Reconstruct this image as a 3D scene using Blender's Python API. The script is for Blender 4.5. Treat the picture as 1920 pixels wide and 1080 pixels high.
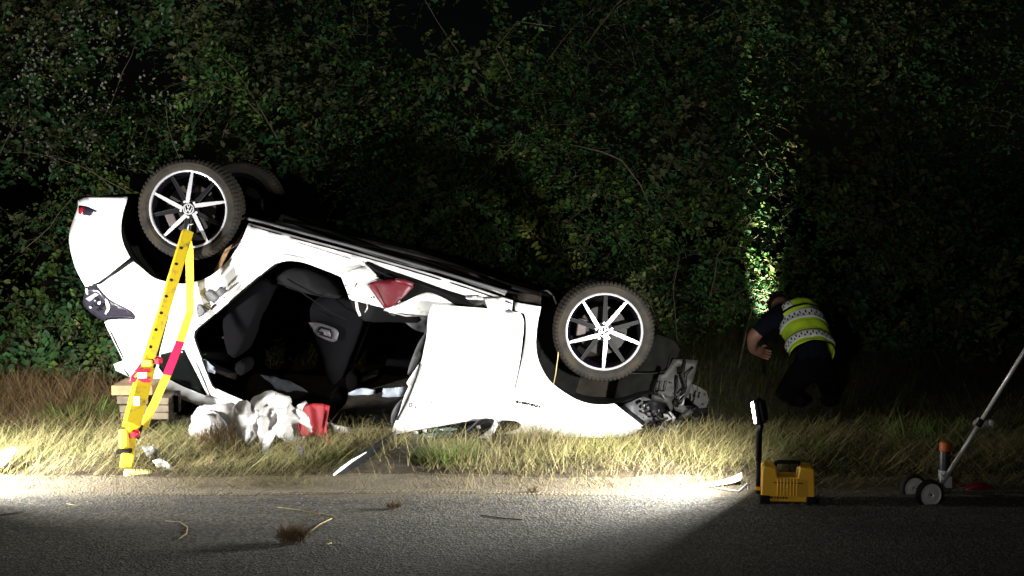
import bpy, bmesh, math, random
import numpy as np
from mathutils import Vector, Matrix
from mathutils.geometry import delaunay_2d_cdt
from mathutils import noise as mnoise

for o in list(bpy.data.objects):
    bpy.data.objects.remove(o)
scene = bpy.context.scene
COL = scene.collection
random.seed(7)
RNG = np.random.default_rng(11)

# ------------------------------------------------------------------ camera
CAM_H = 1.6
FPX = 2460.0                       # focal length in photo pixels (1920 wide)
PITCH = math.radians(4.7)
cam_d = bpy.data.cameras.new('camera')
cam = bpy.data.objects.new('camera', cam_d)
COL.objects.link(cam)
cam.location = (0, 0, CAM_H)
cam.rotation_euler = (math.radians(90) - PITCH, 0, 0)
cam_d.sensor_width = 36
cam_d.lens = 36 * FPX / 1920
cam_d.clip_start = 0.05
cam_d.clip_end = 500
scene.camera = cam

# ------------------------------------------------------------------ night sky and moon
world = bpy.data.worlds.new('World')
scene.world = world
world.use_nodes = True
wn = world.node_tree
sky = wn.nodes.new('ShaderNodeTexSky')
sky.sky_type = 'NISHITA'
sky.sun_disc = False
sky.sun_elevation = math.radians(12)
sky.sun_rotation = math.radians(200)
wn.links.new(sky.outputs[0], wn.nodes['Background'].inputs[0])
wn.nodes['Background'].inputs[1].default_value = 0.00025
sun_d = bpy.data.lights.new('moon', 'SUN')
sun_d.energy = 0.004
sun_d.angle = math.radians(0.5)
sun = bpy.data.objects.new('moon', sun_d)
COL.objects.link(sun)
sun.rotation_euler = (math.radians(55), 0, math.radians(-20))

# scene light of a rescue vehicle parked on the road behind and left of the camera
def spot(name, loc, target, watts, deg, blend, radius, color=(1, 0.97, 0.9)):
    d = bpy.data.lights.new(name, 'SPOT')
    d.energy = watts
    d.spot_size = math.radians(deg)
    d.spot_blend = blend
    d.shadow_soft_size = radius
    d.color = color
    o = bpy.data.objects.new(name, d)
    COL.objects.link(o)
    o.location = loc
    o.rotation_euler = (Vector(target) - Vector(loc)).to_track_quat('-Z', 'Y').to_euler()
    return o
spot('vehicle_scene_light', (-1.9, -2.2, 2.1), (0.4, 9.5, 0.6), 400, 50, 1.0, 0.08)

scene.view_settings.view_transform = 'Standard'
scene.view_settings.look = 'None'
scene.view_settings.exposure = 0.0
scene.view_settings.gamma = 1.0
scene.render.engine = 'CYCLES'
scene.cycles.max_bounces = 6

# ------------------------------------------------------------------ pixel helpers
CP_, SP_ = math.cos(PITCH), math.sin(PITCH)
def P(px, py, Y):
    """photo pixel + distance ahead of the camera -> world point"""
    u = (px - 960) / FPX
    v = (540 - py) / FPX
    t = Y / (CP_ + v * SP_)
    return Vector((t * u, Y, CAM_H + t * (-SP_ + v * CP_)))
def sm(a, b, x):
    t = max(0.0, min(1.0, (x - a) / (b - a))); return t * t * (3 - 2 * t)
def gz(x, y):
    """height of the verge"""
    if y < 6.9: b = 0.0
    elif y < 7.25: b = 0.025 * (y - 6.9) / 0.35
    elif y < 8.4: b = 0.025 - 0.015 * (y - 7.25) / 1.15
    elif y < 9.0: b = 0.01 + 0.09 * (y - 8.4) / 0.6
    elif y < 11: b = 0.10 + 0.22 * (y - 9) / 2
    else: b = 0.32 + 0.18 * (y - 11)
    b = min(b, 1.6)
    n = mnoise.noise(Vector((x * 1.1, y * 1.1, 3.1))) * 0.025 + mnoise.noise(Vector((x * 4, y * 4, 7.7))) * 0.012
    return b + n * min(1.0, max(0.0, (y - 6.85) / 0.4))
def G(px, py, up=0.0):
    """photo pixel -> point on the ground"""
    u = (px - 960) / FPX
    v = (540 - py) / FPX
    d = Vector((u, CP_ + v * SP_, -SP_ + v * CP_))
    t = 1.0
    while t < 60:
        p = Vector((0, 0, CAM_H)) + d * t
        if p.z <= gz(p.x, p.y) + up: return p
        t += 0.01
    return Vector((0, 0, CAM_H)) + d * 60

# ------------------------------------------------------------------ materials
MATS = {}
def mat(name, col, rough=0.5, metal=0.0, coat=0.0, emit=None, estr=0.0, var=0.0, vscale=20.0, bump=0.0, bscale=80.0,
        dirt=None, dirt_amt=0.5, dscale=6.0, spec=0.5, trans=0.0, attr=None):
    m = bpy.data.materials.new(name)
    m.use_nodes = True
    nt = m.node_tree
    b = nt.nodes['Principled BSDF']
    b.inputs['Roughness'].default_value = rough
    b.inputs['Metallic'].default_value = metal
    b.inputs['Coat Weight'].default_value = coat
    b.inputs['Specular IOR Level'].default_value = spec
    b.inputs['Transmission Weight'].default_value = trans
    c = tuple(col) + (1,) if len(col) == 3 else col
    b.inputs['Base Color'].default_value = c
    tc = nt.nodes.new('ShaderNodeTexCoord')
    out = None
    if attr:
        a = nt.nodes.new('ShaderNodeAttribute'); a.attribute_name = attr
        out = a.outputs['Color']
    if var > 0:
        n = nt.nodes.new('ShaderNodeTexNoise'); n.inputs['Scale'].default_value = vscale; n.inputs['Detail'].default_value = 6
        nt.links.new(tc.outputs['Object'], n.inputs['Vector'])
        r = nt.nodes.new('ShaderNodeValToRGB')
        r.color_ramp.elements[0].position = 0.3; r.color_ramp.elements[1].position = 0.7
        r.color_ramp.elements[0].color = tuple(x * (1 - var) for x in c[:3]) + (1,)
        r.color_ramp.elements[1].color = tuple(min(1, x * (1 + var)) for x in c[:3]) + (1,)
        nt.links.new(n.outputs['Fac'], r.inputs['Fac'])
        out = r.outputs['Color']
    if dirt:
        n = nt.nodes.new('ShaderNodeTexNoise'); n.inputs['Scale'].default_value = dscale; n.inputs['Detail'].default_value = 8
        n.inputs['Roughness'].default_value = 0.65
        nt.links.new(tc.outputs['Object'], n.inputs['Vector'])
        r = nt.nodes.new('ShaderNodeValToRGB')
        r.color_ramp.elements[0].position = 0.62 - 0.3 * dirt_amt; r.color_ramp.elements[1].position = 0.78 - 0.2 * dirt_amt
        nt.links.new(n.outputs['Fac'], r.inputs['Fac'])
        mx = nt.nodes.new('ShaderNodeMix'); mx.data_type = 'RGBA'
        nt.links.new(r.outputs['Color'], mx.inputs[0])
        if out: nt.links.new(out, mx.inputs[6])
        else: mx.inputs[6].default_value = c
        mx.inputs[7].default_value = tuple(dirt) + (1,)
        out = mx.outputs[2]
    if out: nt.links.new(out, b.inputs['Base Color'])
    if bump > 0:
        n = nt.nodes.new('ShaderNodeTexNoise'); n.inputs['Scale'].default_value = bscale; n.inputs['Detail'].default_value = 5
        nt.links.new(tc.outputs['Object'], n.inputs['Vector'])
        bp = nt.nodes.new('ShaderNodeBump'); bp.inputs['Strength'].default_value = bump; bp.inputs['Distance'].default_value = 0.01
        nt.links.new(n.outputs['Fac'], bp.inputs['Height'])
        nt.links.new(bp.outputs[0], b.inputs['Normal'])
    if emit:
        b.inputs['Emission Color'].default_value = tuple(emit) + (1,)
        b.inputs['Emission Strength'].default_value = estr
    MATS[name] = m
    return m
mat('paint', (0.78, 0.78, 0.78), 0.35, coat=0.6, dirt=(0.16, 0.14, 0.11), dirt_amt=0.04, dscale=4)
mat('bare_white', (0.72, 0.72, 0.70), 0.5, dirt=(0.2, 0.19, 0.17), dirt_amt=0.1, dscale=14)
mat('black_plastic', (0.004, 0.004, 0.005), 0.6, spec=0.12, var=0.3, vscale=15)
mat('liner', (0.004, 0.004, 0.004), 0.95, spec=0.1, var=0.4, vscale=10, bump=0.3, bscale=40)
mat('grey_liner', (0.0045, 0.0045, 0.004), 0.95, spec=0.04, var=0.4, vscale=12, bump=0.3, bscale=30)
mat('trim_grey', (0.06, 0.06, 0.065), 0.6, var=0.2, vscale=9)
mat('fabric', (0.002, 0.0018, 0.0026), 0.95, spec=0.1, var=0.25, vscale=200, bump=0.3, bscale=400)
mat('fabric_light', (0.007, 0.0067, 0.008), 0.9, spec=0.15, var=0.2, vscale=160, bump=0.3, bscale=400)
mat('badge', (0.05, 0.048, 0.055), 0.5)
mat('underbody', (0.012, 0.010, 0.008), 0.9, spec=0.1, var=0.6, vscale=8, bump=0.8, bscale=25)
mat('rubber', (0.012, 0.011, 0.010), 0.85, spec=0.2, dirt=(0.026, 0.021, 0.014), dirt_amt=0.75, dscale=9, bump=0.25, bscale=150)
mat('rim_silver', (0.4, 0.4, 0.42), 0.3, metal=0.35, coat=0.3)
mat('rim_black', (0.0022, 0.0022, 0.004), 0.5, spec=0.1)
mat('chrome', (0.62, 0.62, 0.63), 0.3, metal=0.6)
mat('steel', (0.16, 0.155, 0.15), 0.5, metal=0.4, var=0.3, vscale=30)
mat('brake_steel', (0.012, 0.011, 0.010), 0.6, metal=0.1, spec=0.2, var=0.3, vscale=40)
mat('caliper', (0.045, 0.03, 0.028), 0.6, var=0.3, vscale=30)
mat('cast_alloy', (0.026, 0.026, 0.024), 0.6, spec=0.2, dirt=(0.015, 0.014, 0.012), dirt_amt=0.5, dscale=18)
mat('lens_smoke', (0.02, 0.018, 0.028), 0.2, coat=0.4)
mat('lens_red', (0.28, 0.01, 0.02), 0.15, coat=1.0)
mat('red_cover', (0.26, 0.006, 0.014), 0.65, var=0.15, vscale=12, bump=0.15, bscale=30)
mat('airbag', (0.42, 0.41, 0.40), 0.85, var=0.08, vscale=14, bump=0.25, bscale=60)
mat('airbag_blue', (0.55, 0.62, 0.72), 0.6, var=0.15, vscale=14, bump=0.2, bscale=60)
mat('clear_plastic', (0.55, 0.55, 0.55), 0.25, var=0.2, vscale=20)
mat('yellow_strut', (0.5, 0.36, 0.004), 0.45, dirt=(0.16, 0.12, 0.05), dirt_amt=0.3, dscale=22)
mat('pale_yellow', (0.8, 0.74, 0.3), 0.6, var=0.1)
mat('magenta', (0.42, 0.005, 0.05), 0.6)
mat('strap_yellow', (0.55, 0.42, 0.02), 0.75, bump=0.3, bscale=300)
mat('red_metal', (0.55, 0.01, 0.03), 0.35, coat=0.4)
mat('wood', (0.2, 0.115, 0.05), 0.8, var=0.3, vscale=18, bump=0.4, bscale=50)
mat('wood_darkened', (0.11, 0.085, 0.055), 0.8, var=0.25, vscale=25, bump=0.4, bscale=50)  # darkened for the shadow on the lower blocks; the thin boards share it
mat('lamp_yellow', (0.62, 0.33, 0.004), 0.5, var=0.08, vscale=10, bump=0.1, bscale=200, dirt=(0.12, 0.08, 0.03), dirt_amt=-0.05, dscale=14)
mat('led', (0.9, 0.95, 1.0), 0.3, emit=(0.95, 0.98, 1.0), estr=30)
mat('navy', (0.005, 0.006, 0.013), 0.95, spec=0.15, var=0.3, vscale=40, bump=0.5, bscale=22)
mat('black_cloth', (0.0025, 0.0025, 0.0035), 0.95, spec=0.1, var=0.3, vscale=40, bump=0.4, bscale=18)
mat('hivis', (0.55, 0.82, 0.03), 0.8, var=0.12, vscale=14, bump=0.5, bscale=18)
mat('reflective', (0.75, 0.77, 0.76), 0.4)
mat('skin', (0.26, 0.13, 0.09), 0.55, var=0.1, vscale=30)
mat('hair', (0.012, 0.009, 0.007), 0.7, bump=0.6, bscale=120)
mat('hub_plate', (0.75, 0.75, 0.75), 0.3, metal=0.35)
mat('alu', (0.6, 0.59, 0.57), 0.4, metal=0.4, var=0.1)
mat('orange_cap', (0.4, 0.09, 0.008), 0.5)
mat('can_label', (0.02, 0.02, 0.022), 0.4)
mat('grey_plastic', (0.4, 0.41, 0.42), 0.5)
mat('purple', (0.12, 0.08, 0.3), 0.5)
mat('dark_red', (0.12, 0.01, 0.015), 0.3, coat=0.6)
mat('bark', (0.05, 0.04, 0.028), 0.9, var=0.4, vscale=30)
mat('twig', (0.09, 0.07, 0.045), 0.9, var=0.4, vscale=30)
mat('straw', (0.42, 0.34, 0.15), 0.8, var=0.3, vscale=30)
mat('mud', (0.26, 0.22, 0.145), 0.95, var=0.35, vscale=40, bump=0.5, bscale=60)
mat('grass', (0.1, 0.1, 0.1), 0.6, attr='Col', spec=0.3)
mat('leaf', (0.1, 0.1, 0.1), 0.65, attr='Col', spec=0.22)
m = mat('glass_dark', (0.004, 0.005, 0.005), 0.15, spec=0.3)
mat('glass_shard', (0.07, 0.1, 0.08), 0.12, coat=1.0, var=0.3, vscale=40)

# ------------------------------------------------------------------ object helpers
def top(o, label=None, cat=None, group=None, kind=None):
    if label: o['label'] = label
    if cat: o['category'] = cat
    if group: o['group'] = group
    if kind: o['kind'] = kind
    return o
def link(name, me, mats, parent=None, smooth=True, bevel=0.0):
    o = bpy.data.objects.new(name, me)
    COL.objects.link(o)
    for mm in (mats if isinstance(mats, (list, tuple)) else [mats]):
        me.materials.append(MATS[mm] if isinstance(mm, str) else mm)
    if smooth and len(me.polygons): me.polygons.foreach_set('use_smooth', [True] * len(me.polygons))
    if parent:
        o.parent = parent
        o.matrix_parent_inverse = PINV(parent)
    if bevel > 0:
        bv = o.modifiers.new('bevel', 'BEVEL'); bv.width = bevel; bv.segments = 2; bv.limit_method = 'ANGLE'
        bv.angle_limit = math.radians(40)
        try: me.set_sharp_from_angle(angle=math.radians(45))
        except Exception: pass
    return o
def WM(o):
    m = o.matrix_basis.copy()
    if o.parent: m = WM(o.parent) @ o.matrix_parent_inverse @ m
    return m
def PINV(parent):
    return WM(parent).inverted()
def empty(name, loc, label=None, cat=None, group=None):
    o = bpy.data.objects.new(name, None)
    COL.objects.link(o)
    o.location = loc
    o.empty_display_size = 0.1
    return top(o, label, cat, group)

class MB:
    """collects shapes for ONE mesh"""
    def __init__(s): s.v = []; s.f = []; s.m = []
    def add(s, vs, fs, mi=0):
        k = len(s.v)
        s.v += [tuple(x) for x in vs]
        s.f += [tuple(i + k for i in f) for f in fs]
        s.m += [mi] * len(fs)
        return s
    def box(s, c, size, R=None, mi=0, taper=1.0):
        R = R or Matrix.Identity(3)
        c = Vector(c); hx, hy, hz = [d / 2 for d in size]
        vs = []
        for z in (-1, 1):
            k = taper if z > 0 else 1.0
            for x, y in ((-1, -1), (1, -1), (1, 1), (-1, 1)):
                vs.append(c + R @ Vector((x * hx * k, y * hy * k, z * hz)))
        s.add(vs, [(3, 2, 1, 0), (4, 5, 6, 7), (0, 1, 5, 4), (1, 2, 6, 5), (2, 3, 7, 6), (3, 0, 4, 7)], mi)
        return s
    def bar(s, a, b, w, h, up=(0, 0, 1), mi=0, w2=None, h2=None):
        a = Vector(a); b = Vector(b); d = (b - a).normalized(); up = Vector(up)
        x = d.cross(up).normalized(); y = x.cross(d).normalized()
        vs = []
        for p, ww, hh in ((a, w, h), (b, w2 or w, h2 or h)):
            for i, j in ((-1, -1), (1, -1), (1, 1), (-1, 1)):
                vs.append(p + x * i * ww / 2 + y * j * hh / 2)
        s.add(vs, [(3, 2, 1, 0), (4, 5, 6, 7), (0, 1, 5, 4), (1, 2, 6, 5), (2, 3, 7, 6), (3, 0, 4, 7)], mi)
        return s
    def tube(s, pts, r, n=8, mi=0, caps=True):
        pts = [Vector(p) for p in pts]
        rs = r if isinstance(r, (list, tuple)) else [r] * len(pts)
        k = []; prev = None
        for i, p in enumerate(pts):
            d = (pts[min(i + 1, len(pts) - 1)] - pts[max(i - 1, 0)]).normalized()
            if prev is None:
                prev = d.orthogonal().normalized()
            x = (prev - d * prev.dot(d)).normalized(); prev = x
            y = d.cross(x)
            for j in range(n):
                a = 2 * math.pi * j / n
                k.append(p + (x * math.cos(a) + y * math.sin(a)) * rs[i])
        fs = []
        for i in range(len(pts) - 1):
            for j in range(n):
                fs.append((i * n + j, i * n + (j + 1) % n, (i + 1) * n + (j + 1) % n, (i + 1) * n + j))
        if caps:
            fs.append(tuple(reversed(range(n)))); fs.append(tuple((len(pts) - 1) * n + j for j in range(n)))
        s.add(k, fs, mi)
        return s
    def lathe(s, prof, n=32, M=None, mi=0, close=False):
        """prof: list of (radius, axial); axis = local Y"""
        M = M or Matrix.Identity(4)
        vs = []
        for r, a in prof:
            for j in range(n):
                t = 2 * math.pi * j / n
                vs.append(M @ Vector((r * math.cos(t), a, r * math.sin(t))))
        fs = []
        L = len(prof)
        for i in range(L if close else L - 1):
            i2 = (i + 1) % L
            for j in range(n):
                fs.append((i * n + j, i2 * n + j, i2 * n + (j + 1) % n, i * n + (j + 1) % n))
        s.add(vs, fs, mi)
        return s
    def build(s, name, mats, parent=None, smooth=False, bevel=0.0):
        me = bpy.data.meshes.new(name)
        me.from_pydata(s.v, [], s.f)
        me.validate()
        o = link(name, me, mats, parent, smooth, bevel)
        if len(me.materials) > 1 and len(me.polygons) == len(s.m):
            me.polygons.foreach_set('material_index', s.m)
        bm = bmesh.new(); bm.from_mesh(me)
        bmesh.ops.recalc_face_normals(bm, faces=bm.faces)
        bm.to_mesh(me); bm.free()
        return o

def resample(poly, step, closed=True, smooth=True, corner=42):
    n = len(poly); out = []
    pts = [Vector(p).to_2d() for p in poly]
    cn = []
    for i in range(n):
        if not closed and i in (0, n - 1): cn.append(True); continue
        a = pts[i] - pts[i - 1]; b = pts[(i + 1) % n] - pts[i]
        cn.append(abs(math.degrees(a.angle_signed(b))) > corner if a.length > 0 and b.length > 0 else True)
    for i in range(n if closed else n - 1):
        p1 = pts[i]; p2 = pts[(i + 1) % n]
        p0 = pts[i - 1] if not cn[i] or not smooth else p1 * 2 - p2
        p3 = pts[(i + 2) % n] if not cn[(i + 1) % n] else p2 * 2 - p1
        if cn[i]: p0 = p1 * 2 - p2
        L = (p2 - p1).length
        k = max(1, int(math.ceil(L / step)))
        for j in range(k):
            t = j / k
            if smooth:
                q = 0.5 * ((2 * p1) + (p2 - p0) * t + (2 * p0 - 5 * p1 + 4 * p2 - p3) * t * t + (-p0 + 3 * p1 - 3 * p2 + p3) * t ** 3)
            else:
                q = p1.lerp(p2, t)
            out.append(q)
    if not closed: out.append(pts[-1])
    return out
def inside(p, poly):
    x, y = p[0], p[1]; c = False; n = len(poly); j = n - 1
    for i in range(n):
        xi, yi = poly[i][0], poly[i][1]; xj, yj = poly[j][0], poly[j][1]
        if (yi > y) != (yj > y) and x < (xj - xi) * (y - yi) / (yj - yi) + xi: c = not c
        j = i
    return c
def edist(p, poly):
    d = 1e9; n = len(poly); p = Vector(p)
    for i in range(n):
        a = poly[i]; b = poly[(i + 1) % n]; ab = b - a
        t = 0 if ab.length_squared == 0 else max(0, min(1, (p - a).dot(ab) / ab.length_squared))
        d = min(d, (p - a - ab * t).length)
    return d
def panel(name, outline, fn, mats, parent=None, holes=(), step=14, thick=0.004, smooth=True, rough=0.0, esmooth=True):
    """a sheet of metal or plastic: outline in photo pixels, fn(px,py) -> world point (its own distance), with thickness"""
    ol = resample(outline, step, True, esmooth)
    hs = [resample(h, step, True, esmooth) for h in holes]
    vs = list(ol); es = [(i, (i + 1) % len(ol)) for i in range(len(ol))]
    for h in hs:
        k = len(vs); vs += h; es += [(k + i, k + (i + 1) % len(h)) for i in range(len(h))]
    x0 = min(p.x for p in ol); x1 = max(p.x for p in ol); y0 = min(p.y for p in ol); y1 = max(p.y for p in ol)
    gx = x0 + step / 2; row = 0
    yy = y0 + step / 2
    while yy < y1:
        xx = x0 + (step / 2 if row % 2 else step)
        while xx < x1:
            q = Vector((xx, yy))
            if inside(q, ol) and not any(inside(q, h) for h in hs):
                if edist(q, ol) > step * 0.45 and all(edist(q, h) > step * 0.45 for h in hs): vs.append(q)
            xx += step
        yy += step * 0.9; row += 1
    V, E, F, *_ = delaunay_2d_cdt([Vector(v) for v in vs], es, [], 0, 1e-4)
    fs = []
    for f in F:
        c = sum((V[i] for i in f), Vector((0, 0))) / len(f)
        if inside(c, ol) and not any(inside(c, h) for h in hs): fs.append(tuple(f))
    used = sorted({i for f in fs for i in f}); mp = {u: i for i, u in enumerate(used)}
    W = []
    for u in used:
        p = fn(V[u].x, V[u].y)
        if rough: p = p + Vector((0, mnoise.noise(Vector((V[u].x * .03, V[u].y * .03, 1.3))) * rough, 0))
        W.append(p)
    me = bpy.data.meshes.new(name)
    fs2 = []
    for f in fs:
        a, b, c = [W[mp[i]] for i in f[:3]]
        nrm = (b - a).cross(c - a)
        t = tuple(mp[i] for i in f)
        fs2.append(t if nrm.y < 0 else tuple(reversed(t)))
    me.from_pydata([tuple(w) for w in W], [], fs2)
    o = link(name, me, mats, parent, smooth)
    if thick:
        sm = o.modifiers.new('thickness', 'SOLIDIFY'); sm.thickness = thick; sm.offset = -1
    return o
def plane_fn(Y): return lambda x, y: P(x, y, Y)

def dup(o, parent=None):
    c = o.copy(); COL.objects.link(c)
    if parent: c.parent = parent
    for ch in list(o.children): dup(ch, c)
    return c

# ================================================================== SETTING: road and verge
def sheet(name, xs, ys, zf, material):
    vs = [(x, y, zf(x, y)) for y in ys for x in xs]
    n = len(xs)
    fs = [(j * n + i, j * n + i + 1, (j + 1) * n + i + 1, (j + 1) * n + i) for j in range(len(ys) - 1) for i in range(n - 1)]
    me = bpy.data.meshes.new(name); me.from_pydata(vs, [], fs)
    o = link(name, me, material)
    return top(o, kind='structure')

def road_material():
    m = bpy.data.materials.new('asphalt'); m.use_nodes = True; MATS['asphalt'] = m
    nt = m.node_tree; b = nt.nodes['Principled BSDF']; L = nt.links.new
    tc = nt.nodes.new('ShaderNodeTexCoord')
    def noise(scale, detail, rough=0.6):
        n = nt.nodes.new('ShaderNodeTexNoise'); n.inputs['Scale'].default_value = scale
        n.inputs['Detail'].default_value = detail; n.inputs['Roughness'].default_value = rough
        L(tc.outputs['Object'], n.inputs['Vector']); return n
    vor = nt.nodes.new('ShaderNodeTexVoronoi'); vor.inputs['Scale'].default_value = 85
    L(tc.outputs['Object'], vor.inputs['Vector'])
    r = nt.nodes.new('ShaderNodeValToRGB')
    r.color_ramp.elements[0].color = (0.045, 0.042, 0.037, 1); r.color_ramp.elements[1].color = (0.18, 0.17, 0.148, 1)
    r.color_ramp.elements[0].position = 0.25; r.color_ramp.elements[1].position = 0.9
    L(vor.outputs['Color'], r.inputs['Fac'])
    big = noise(1.3, 4)
    m1 = nt.nodes.new('ShaderNodeMix'); m1.data_type = 'RGBA'; m1.blend_type = 'MULTIPLY'
    r2 = nt.nodes.new('ShaderNodeValToRGB')
    r2.color_ramp.elements[0].position = 0.3; r2.color_ramp.elements[1].position = 0.75
    r2.color_ramp.elements[0].color = (0.6, 0.6, 0.6, 1); r2.color_ramp.elements[1].color = (1, 1, 0.97, 1)
    L(big.outputs['Fac'], r2.inputs['Fac'])
    m1.inputs[0].default_value = 1.0
    mp = nt.nodes.new('ShaderNodeMapping'); mp.inputs['Scale'].default_value = (.25, 3.2, 1); L(tc.outputs['Object'], mp.inputs['Vector'])
    big.inputs['Scale'].default_value = 1.6; L(mp.outputs[0], big.inputs['Vector'])
    L(r.outputs['Color'], m1.inputs[6]); L(r2.outputs['Color'], m1.inputs[7])
    # mud and chaff carried onto the edge of the road
    sep = nt.nodes.new('ShaderNodeSeparateXYZ'); L(tc.outputs['Object'], sep.inputs[0])
    mr = nt.nodes.new('ShaderNodeMapRange'); mr.inputs[1].default_value = 6.45; mr.inputs[2].default_value = 6.85
    L(sep.outputs['Y'], mr.inputs[0])
    n2 = noise(5, 8, 0.7)
    ad = nt.nodes.new('ShaderNodeMath'); ad.operation = 'ADD'; L(mr.outputs[0], ad.inputs[0]); L(n2.outputs['Fac'], ad.inputs[1])
    r3 = nt.nodes.new('ShaderNodeValToRGB'); r3.color_ramp.elements[0].position = 0.62; r3.color_ramp.elements[1].position = 1.25 if False else 1.0
    L(ad.outputs[0], r3.inputs['Fac'])
    m2 = nt.nodes.new('ShaderNodeMix'); m2.data_type = 'RGBA'
    L(r3.outputs['Color'], m2.inputs[0]); L(m1.outputs[2], m2.inputs[6]); m2.inputs[7].default_value = (0.17, 0.14, 0.095, 1)
    L(m2.outputs[2], b.inputs['Base Color'])
    b.inputs['Roughness'].default_value = 0.85
    n3 = noise(140, 4)
    mx = nt.nodes.new('ShaderNodeMath'); mx.operation = 'ADD'
    L(vor.outputs['Distance'], mx.inputs[0]); L(n3.outputs['Fac'], mx.inputs[1])
    bp = nt.nodes.new('ShaderNodeBump'); bp.inputs['Strength'].default_value = 0.9; bp.inputs['Distance'].default_value = 0.012
    L(mx.outputs[0], bp.inputs['Height']); L(bp.outputs[0], b.inputs['Normal'])
road_material()
mat('soil', (0.055, 0.040, 0.024), 0.95, var=0.5, vscale=14, bump=0.9, bscale=30)
xs = sorted(set([-60, -40, -25, -15, -10, -7] + [round(-5.4 + 0.05 * i, 3) for i in range(217)] + [7, 10, 15, 25, 40, 60]))
ys = sorted(set([round(6.70 + 0.035 * i, 3) for i in range(20)] + [round(7.42 + 0.1 * i, 3) for i in range(56)] + [13.2, 14, 16, 20, 30, 45, 60, 90]))
def verge_z(x, y):
    e = 6.97 + .2 * mnoise.noise(Vector((x * .9, 0, 8))) + .11 * mnoise.noise(Vector((x * 3.1, 1, 8))) + .04 * mnoise.noise(Vector((x * 9, 2, 8)))
    return gz(x, y) - .035 * (1 - sm(e - .12, e + .14, y)) + .006 * mnoise.noise(Vector((x * 14, y * 14, 1)))
sheet('verge', xs, ys, verge_z, 'soil')
sheet('road', [-80 + 4 * i for i in range(41)], [-40 + 47.3 / 12 * i for i in range(13)], lambda x, y: 0.0, 'asphalt')

# ================================================================== OVERTURNED CAR
Y0 = 8.0
YC = 8.88                              # the car's middle plane
AX = Vector((780, 230)).normalized()   # towards the nose, in the picture
NX = Vector((-AX.y, AX.x))             # towards the roof (down: the car lies on its roof)
RW = Vector((353, 392))
def depth(px, py):
    q = Vector((px, py)) - RW
    l = q.dot(AX) / 308.0; s = q.dot(NX)
    d = 0.055 * (1 - sm(-20, 40, s))                 # tuck under at the sill
    d += 0.03 * sm(130, 200, s)                      # shoulder
    d += 0.27 * max(0.0, (s - 200) / 130.0)          # tumblehome of the glasshouse
    d += 0.34 * max(0.0, (-0.42 - l) / 0.42) ** 2    # tail corner rounds off
    d += 0.22 * max(0.0, (l - 2.75) / 0.5) ** 2      # nose
    return d
def CP(px, py, off=0.0): return P(px, py, Y0 + depth(px, py) + off)
def cpf(off=0.0): return lambda x, y: CP(x, y, off)
def far(p): return Vector((p.x, 2 * YC - p.y, p.z))
def CF(l, h, w):                                    # car frame: along, towards roof, sideways from the near flank
    a = P(353, 392, Y0)
    c, s = AX.x, AX.y
    return a + Vector((c, 0, -s)) * l + Vector((-s, 0, -c)) * h + Vector((0, w, 0))
ANG = math.atan2(AX.y, AX.x)
R_CAR = Matrix(((AX.x, 0, -AX.y), (0, 1, 0), (-AX.y, 0, -AX.x)))   # columns: along, sideways, roof

car = empty('overturned_car', P(620, 820, YC), 'white hatchback lying overturned on its roof with its side torn open', 'car')

arch_r = [(240, 369), (231, 399), (227, 427), (230, 452), (239, 474), (250, 488), (267, 504), (289, 521), (317, 529), (347, 532), (378, 525), (405, 510), (433, 482), (453, 449), (466, 418)]
arch_f = [(1015, 575), (1008, 607), (1005, 643), (1008, 670), (1017, 693), (1030, 713), (1050, 730), (1073, 745), (1097, 755), (1127, 759), (1153, 757)]
# rear bumper
bumper = [(157, 370), (200, 369)] + arch_r[:6] + [(245, 486), (186, 530), (160, 538), (142, 504), (131, 465), (130, 438), (138, 410), (146, 388), (146, 378)]
bumper = [(157, 370)] + arch_r[:5] + [(244, 483), (186, 528), (160, 538), (142, 504), (131, 465), (130, 438), (138, 410), (146, 388), (146, 378)]
bp_o = panel('rear_bumper', bumper, cpf(), 'paint', car, step=11)
panel('reflector', [(147, 386), (160, 387), (182, 396), (168, 405), (147, 401)], cpf(-0.006), 'lens_smoke', bp_o, step=8)
panel('reflector', [(147, 387), (156, 388), (155, 402), (147, 400)], cpf(-0.0095), 'lens_red', bp_o, step=8, thick=0.002)
# side frame: rear quarter, sill, pillars and roof rail in one pressing
aperture = [(519, 494), (558, 490), (608, 506), (640, 520), (650, 545), (655, 560), (671, 565), (717, 577), (760, 584), (803, 590), (880, 604), (950, 616),
            (962, 650), (955, 720), (925, 780), (850, 796), (740, 803), (651, 802), (616, 792), (490, 763), (402, 727), (398, 722), (381, 680), (364, 632), (371, 615), (391, 599), (441, 557), (484, 520)]
qwin = [(346, 655), (388, 741), (384, 742), (318, 713), (297, 690), (302, 664)]
frame = [(188, 533), (250, 490)] + arch_r[6:] + [(468, 419), (560, 444), (685, 478), (832, 521), (962, 564), (961, 600), (965, 760), (935, 792), (740, 818), (640, 810), (560, 800), (473, 781),
         (388, 765), (287, 726), (242, 707), (217, 695), (213, 683), (231, 676), (212, 640), (196, 604), (203, 600), (252, 599), (255, 594), (245, 583), (225, 572), (205, 561), (179, 534)]
fr = panel('side_frame', frame, cpf(), 'paint', car, holes=[aperture, qwin], step=12, rough=0.014)
panel('quarter_window', [(348, 652), (391, 745), (384, 746), (315, 716), (294, 690), (300, 661)], cpf(0.018), 'glass_dark', car, step=14, thick=0.004)
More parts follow.
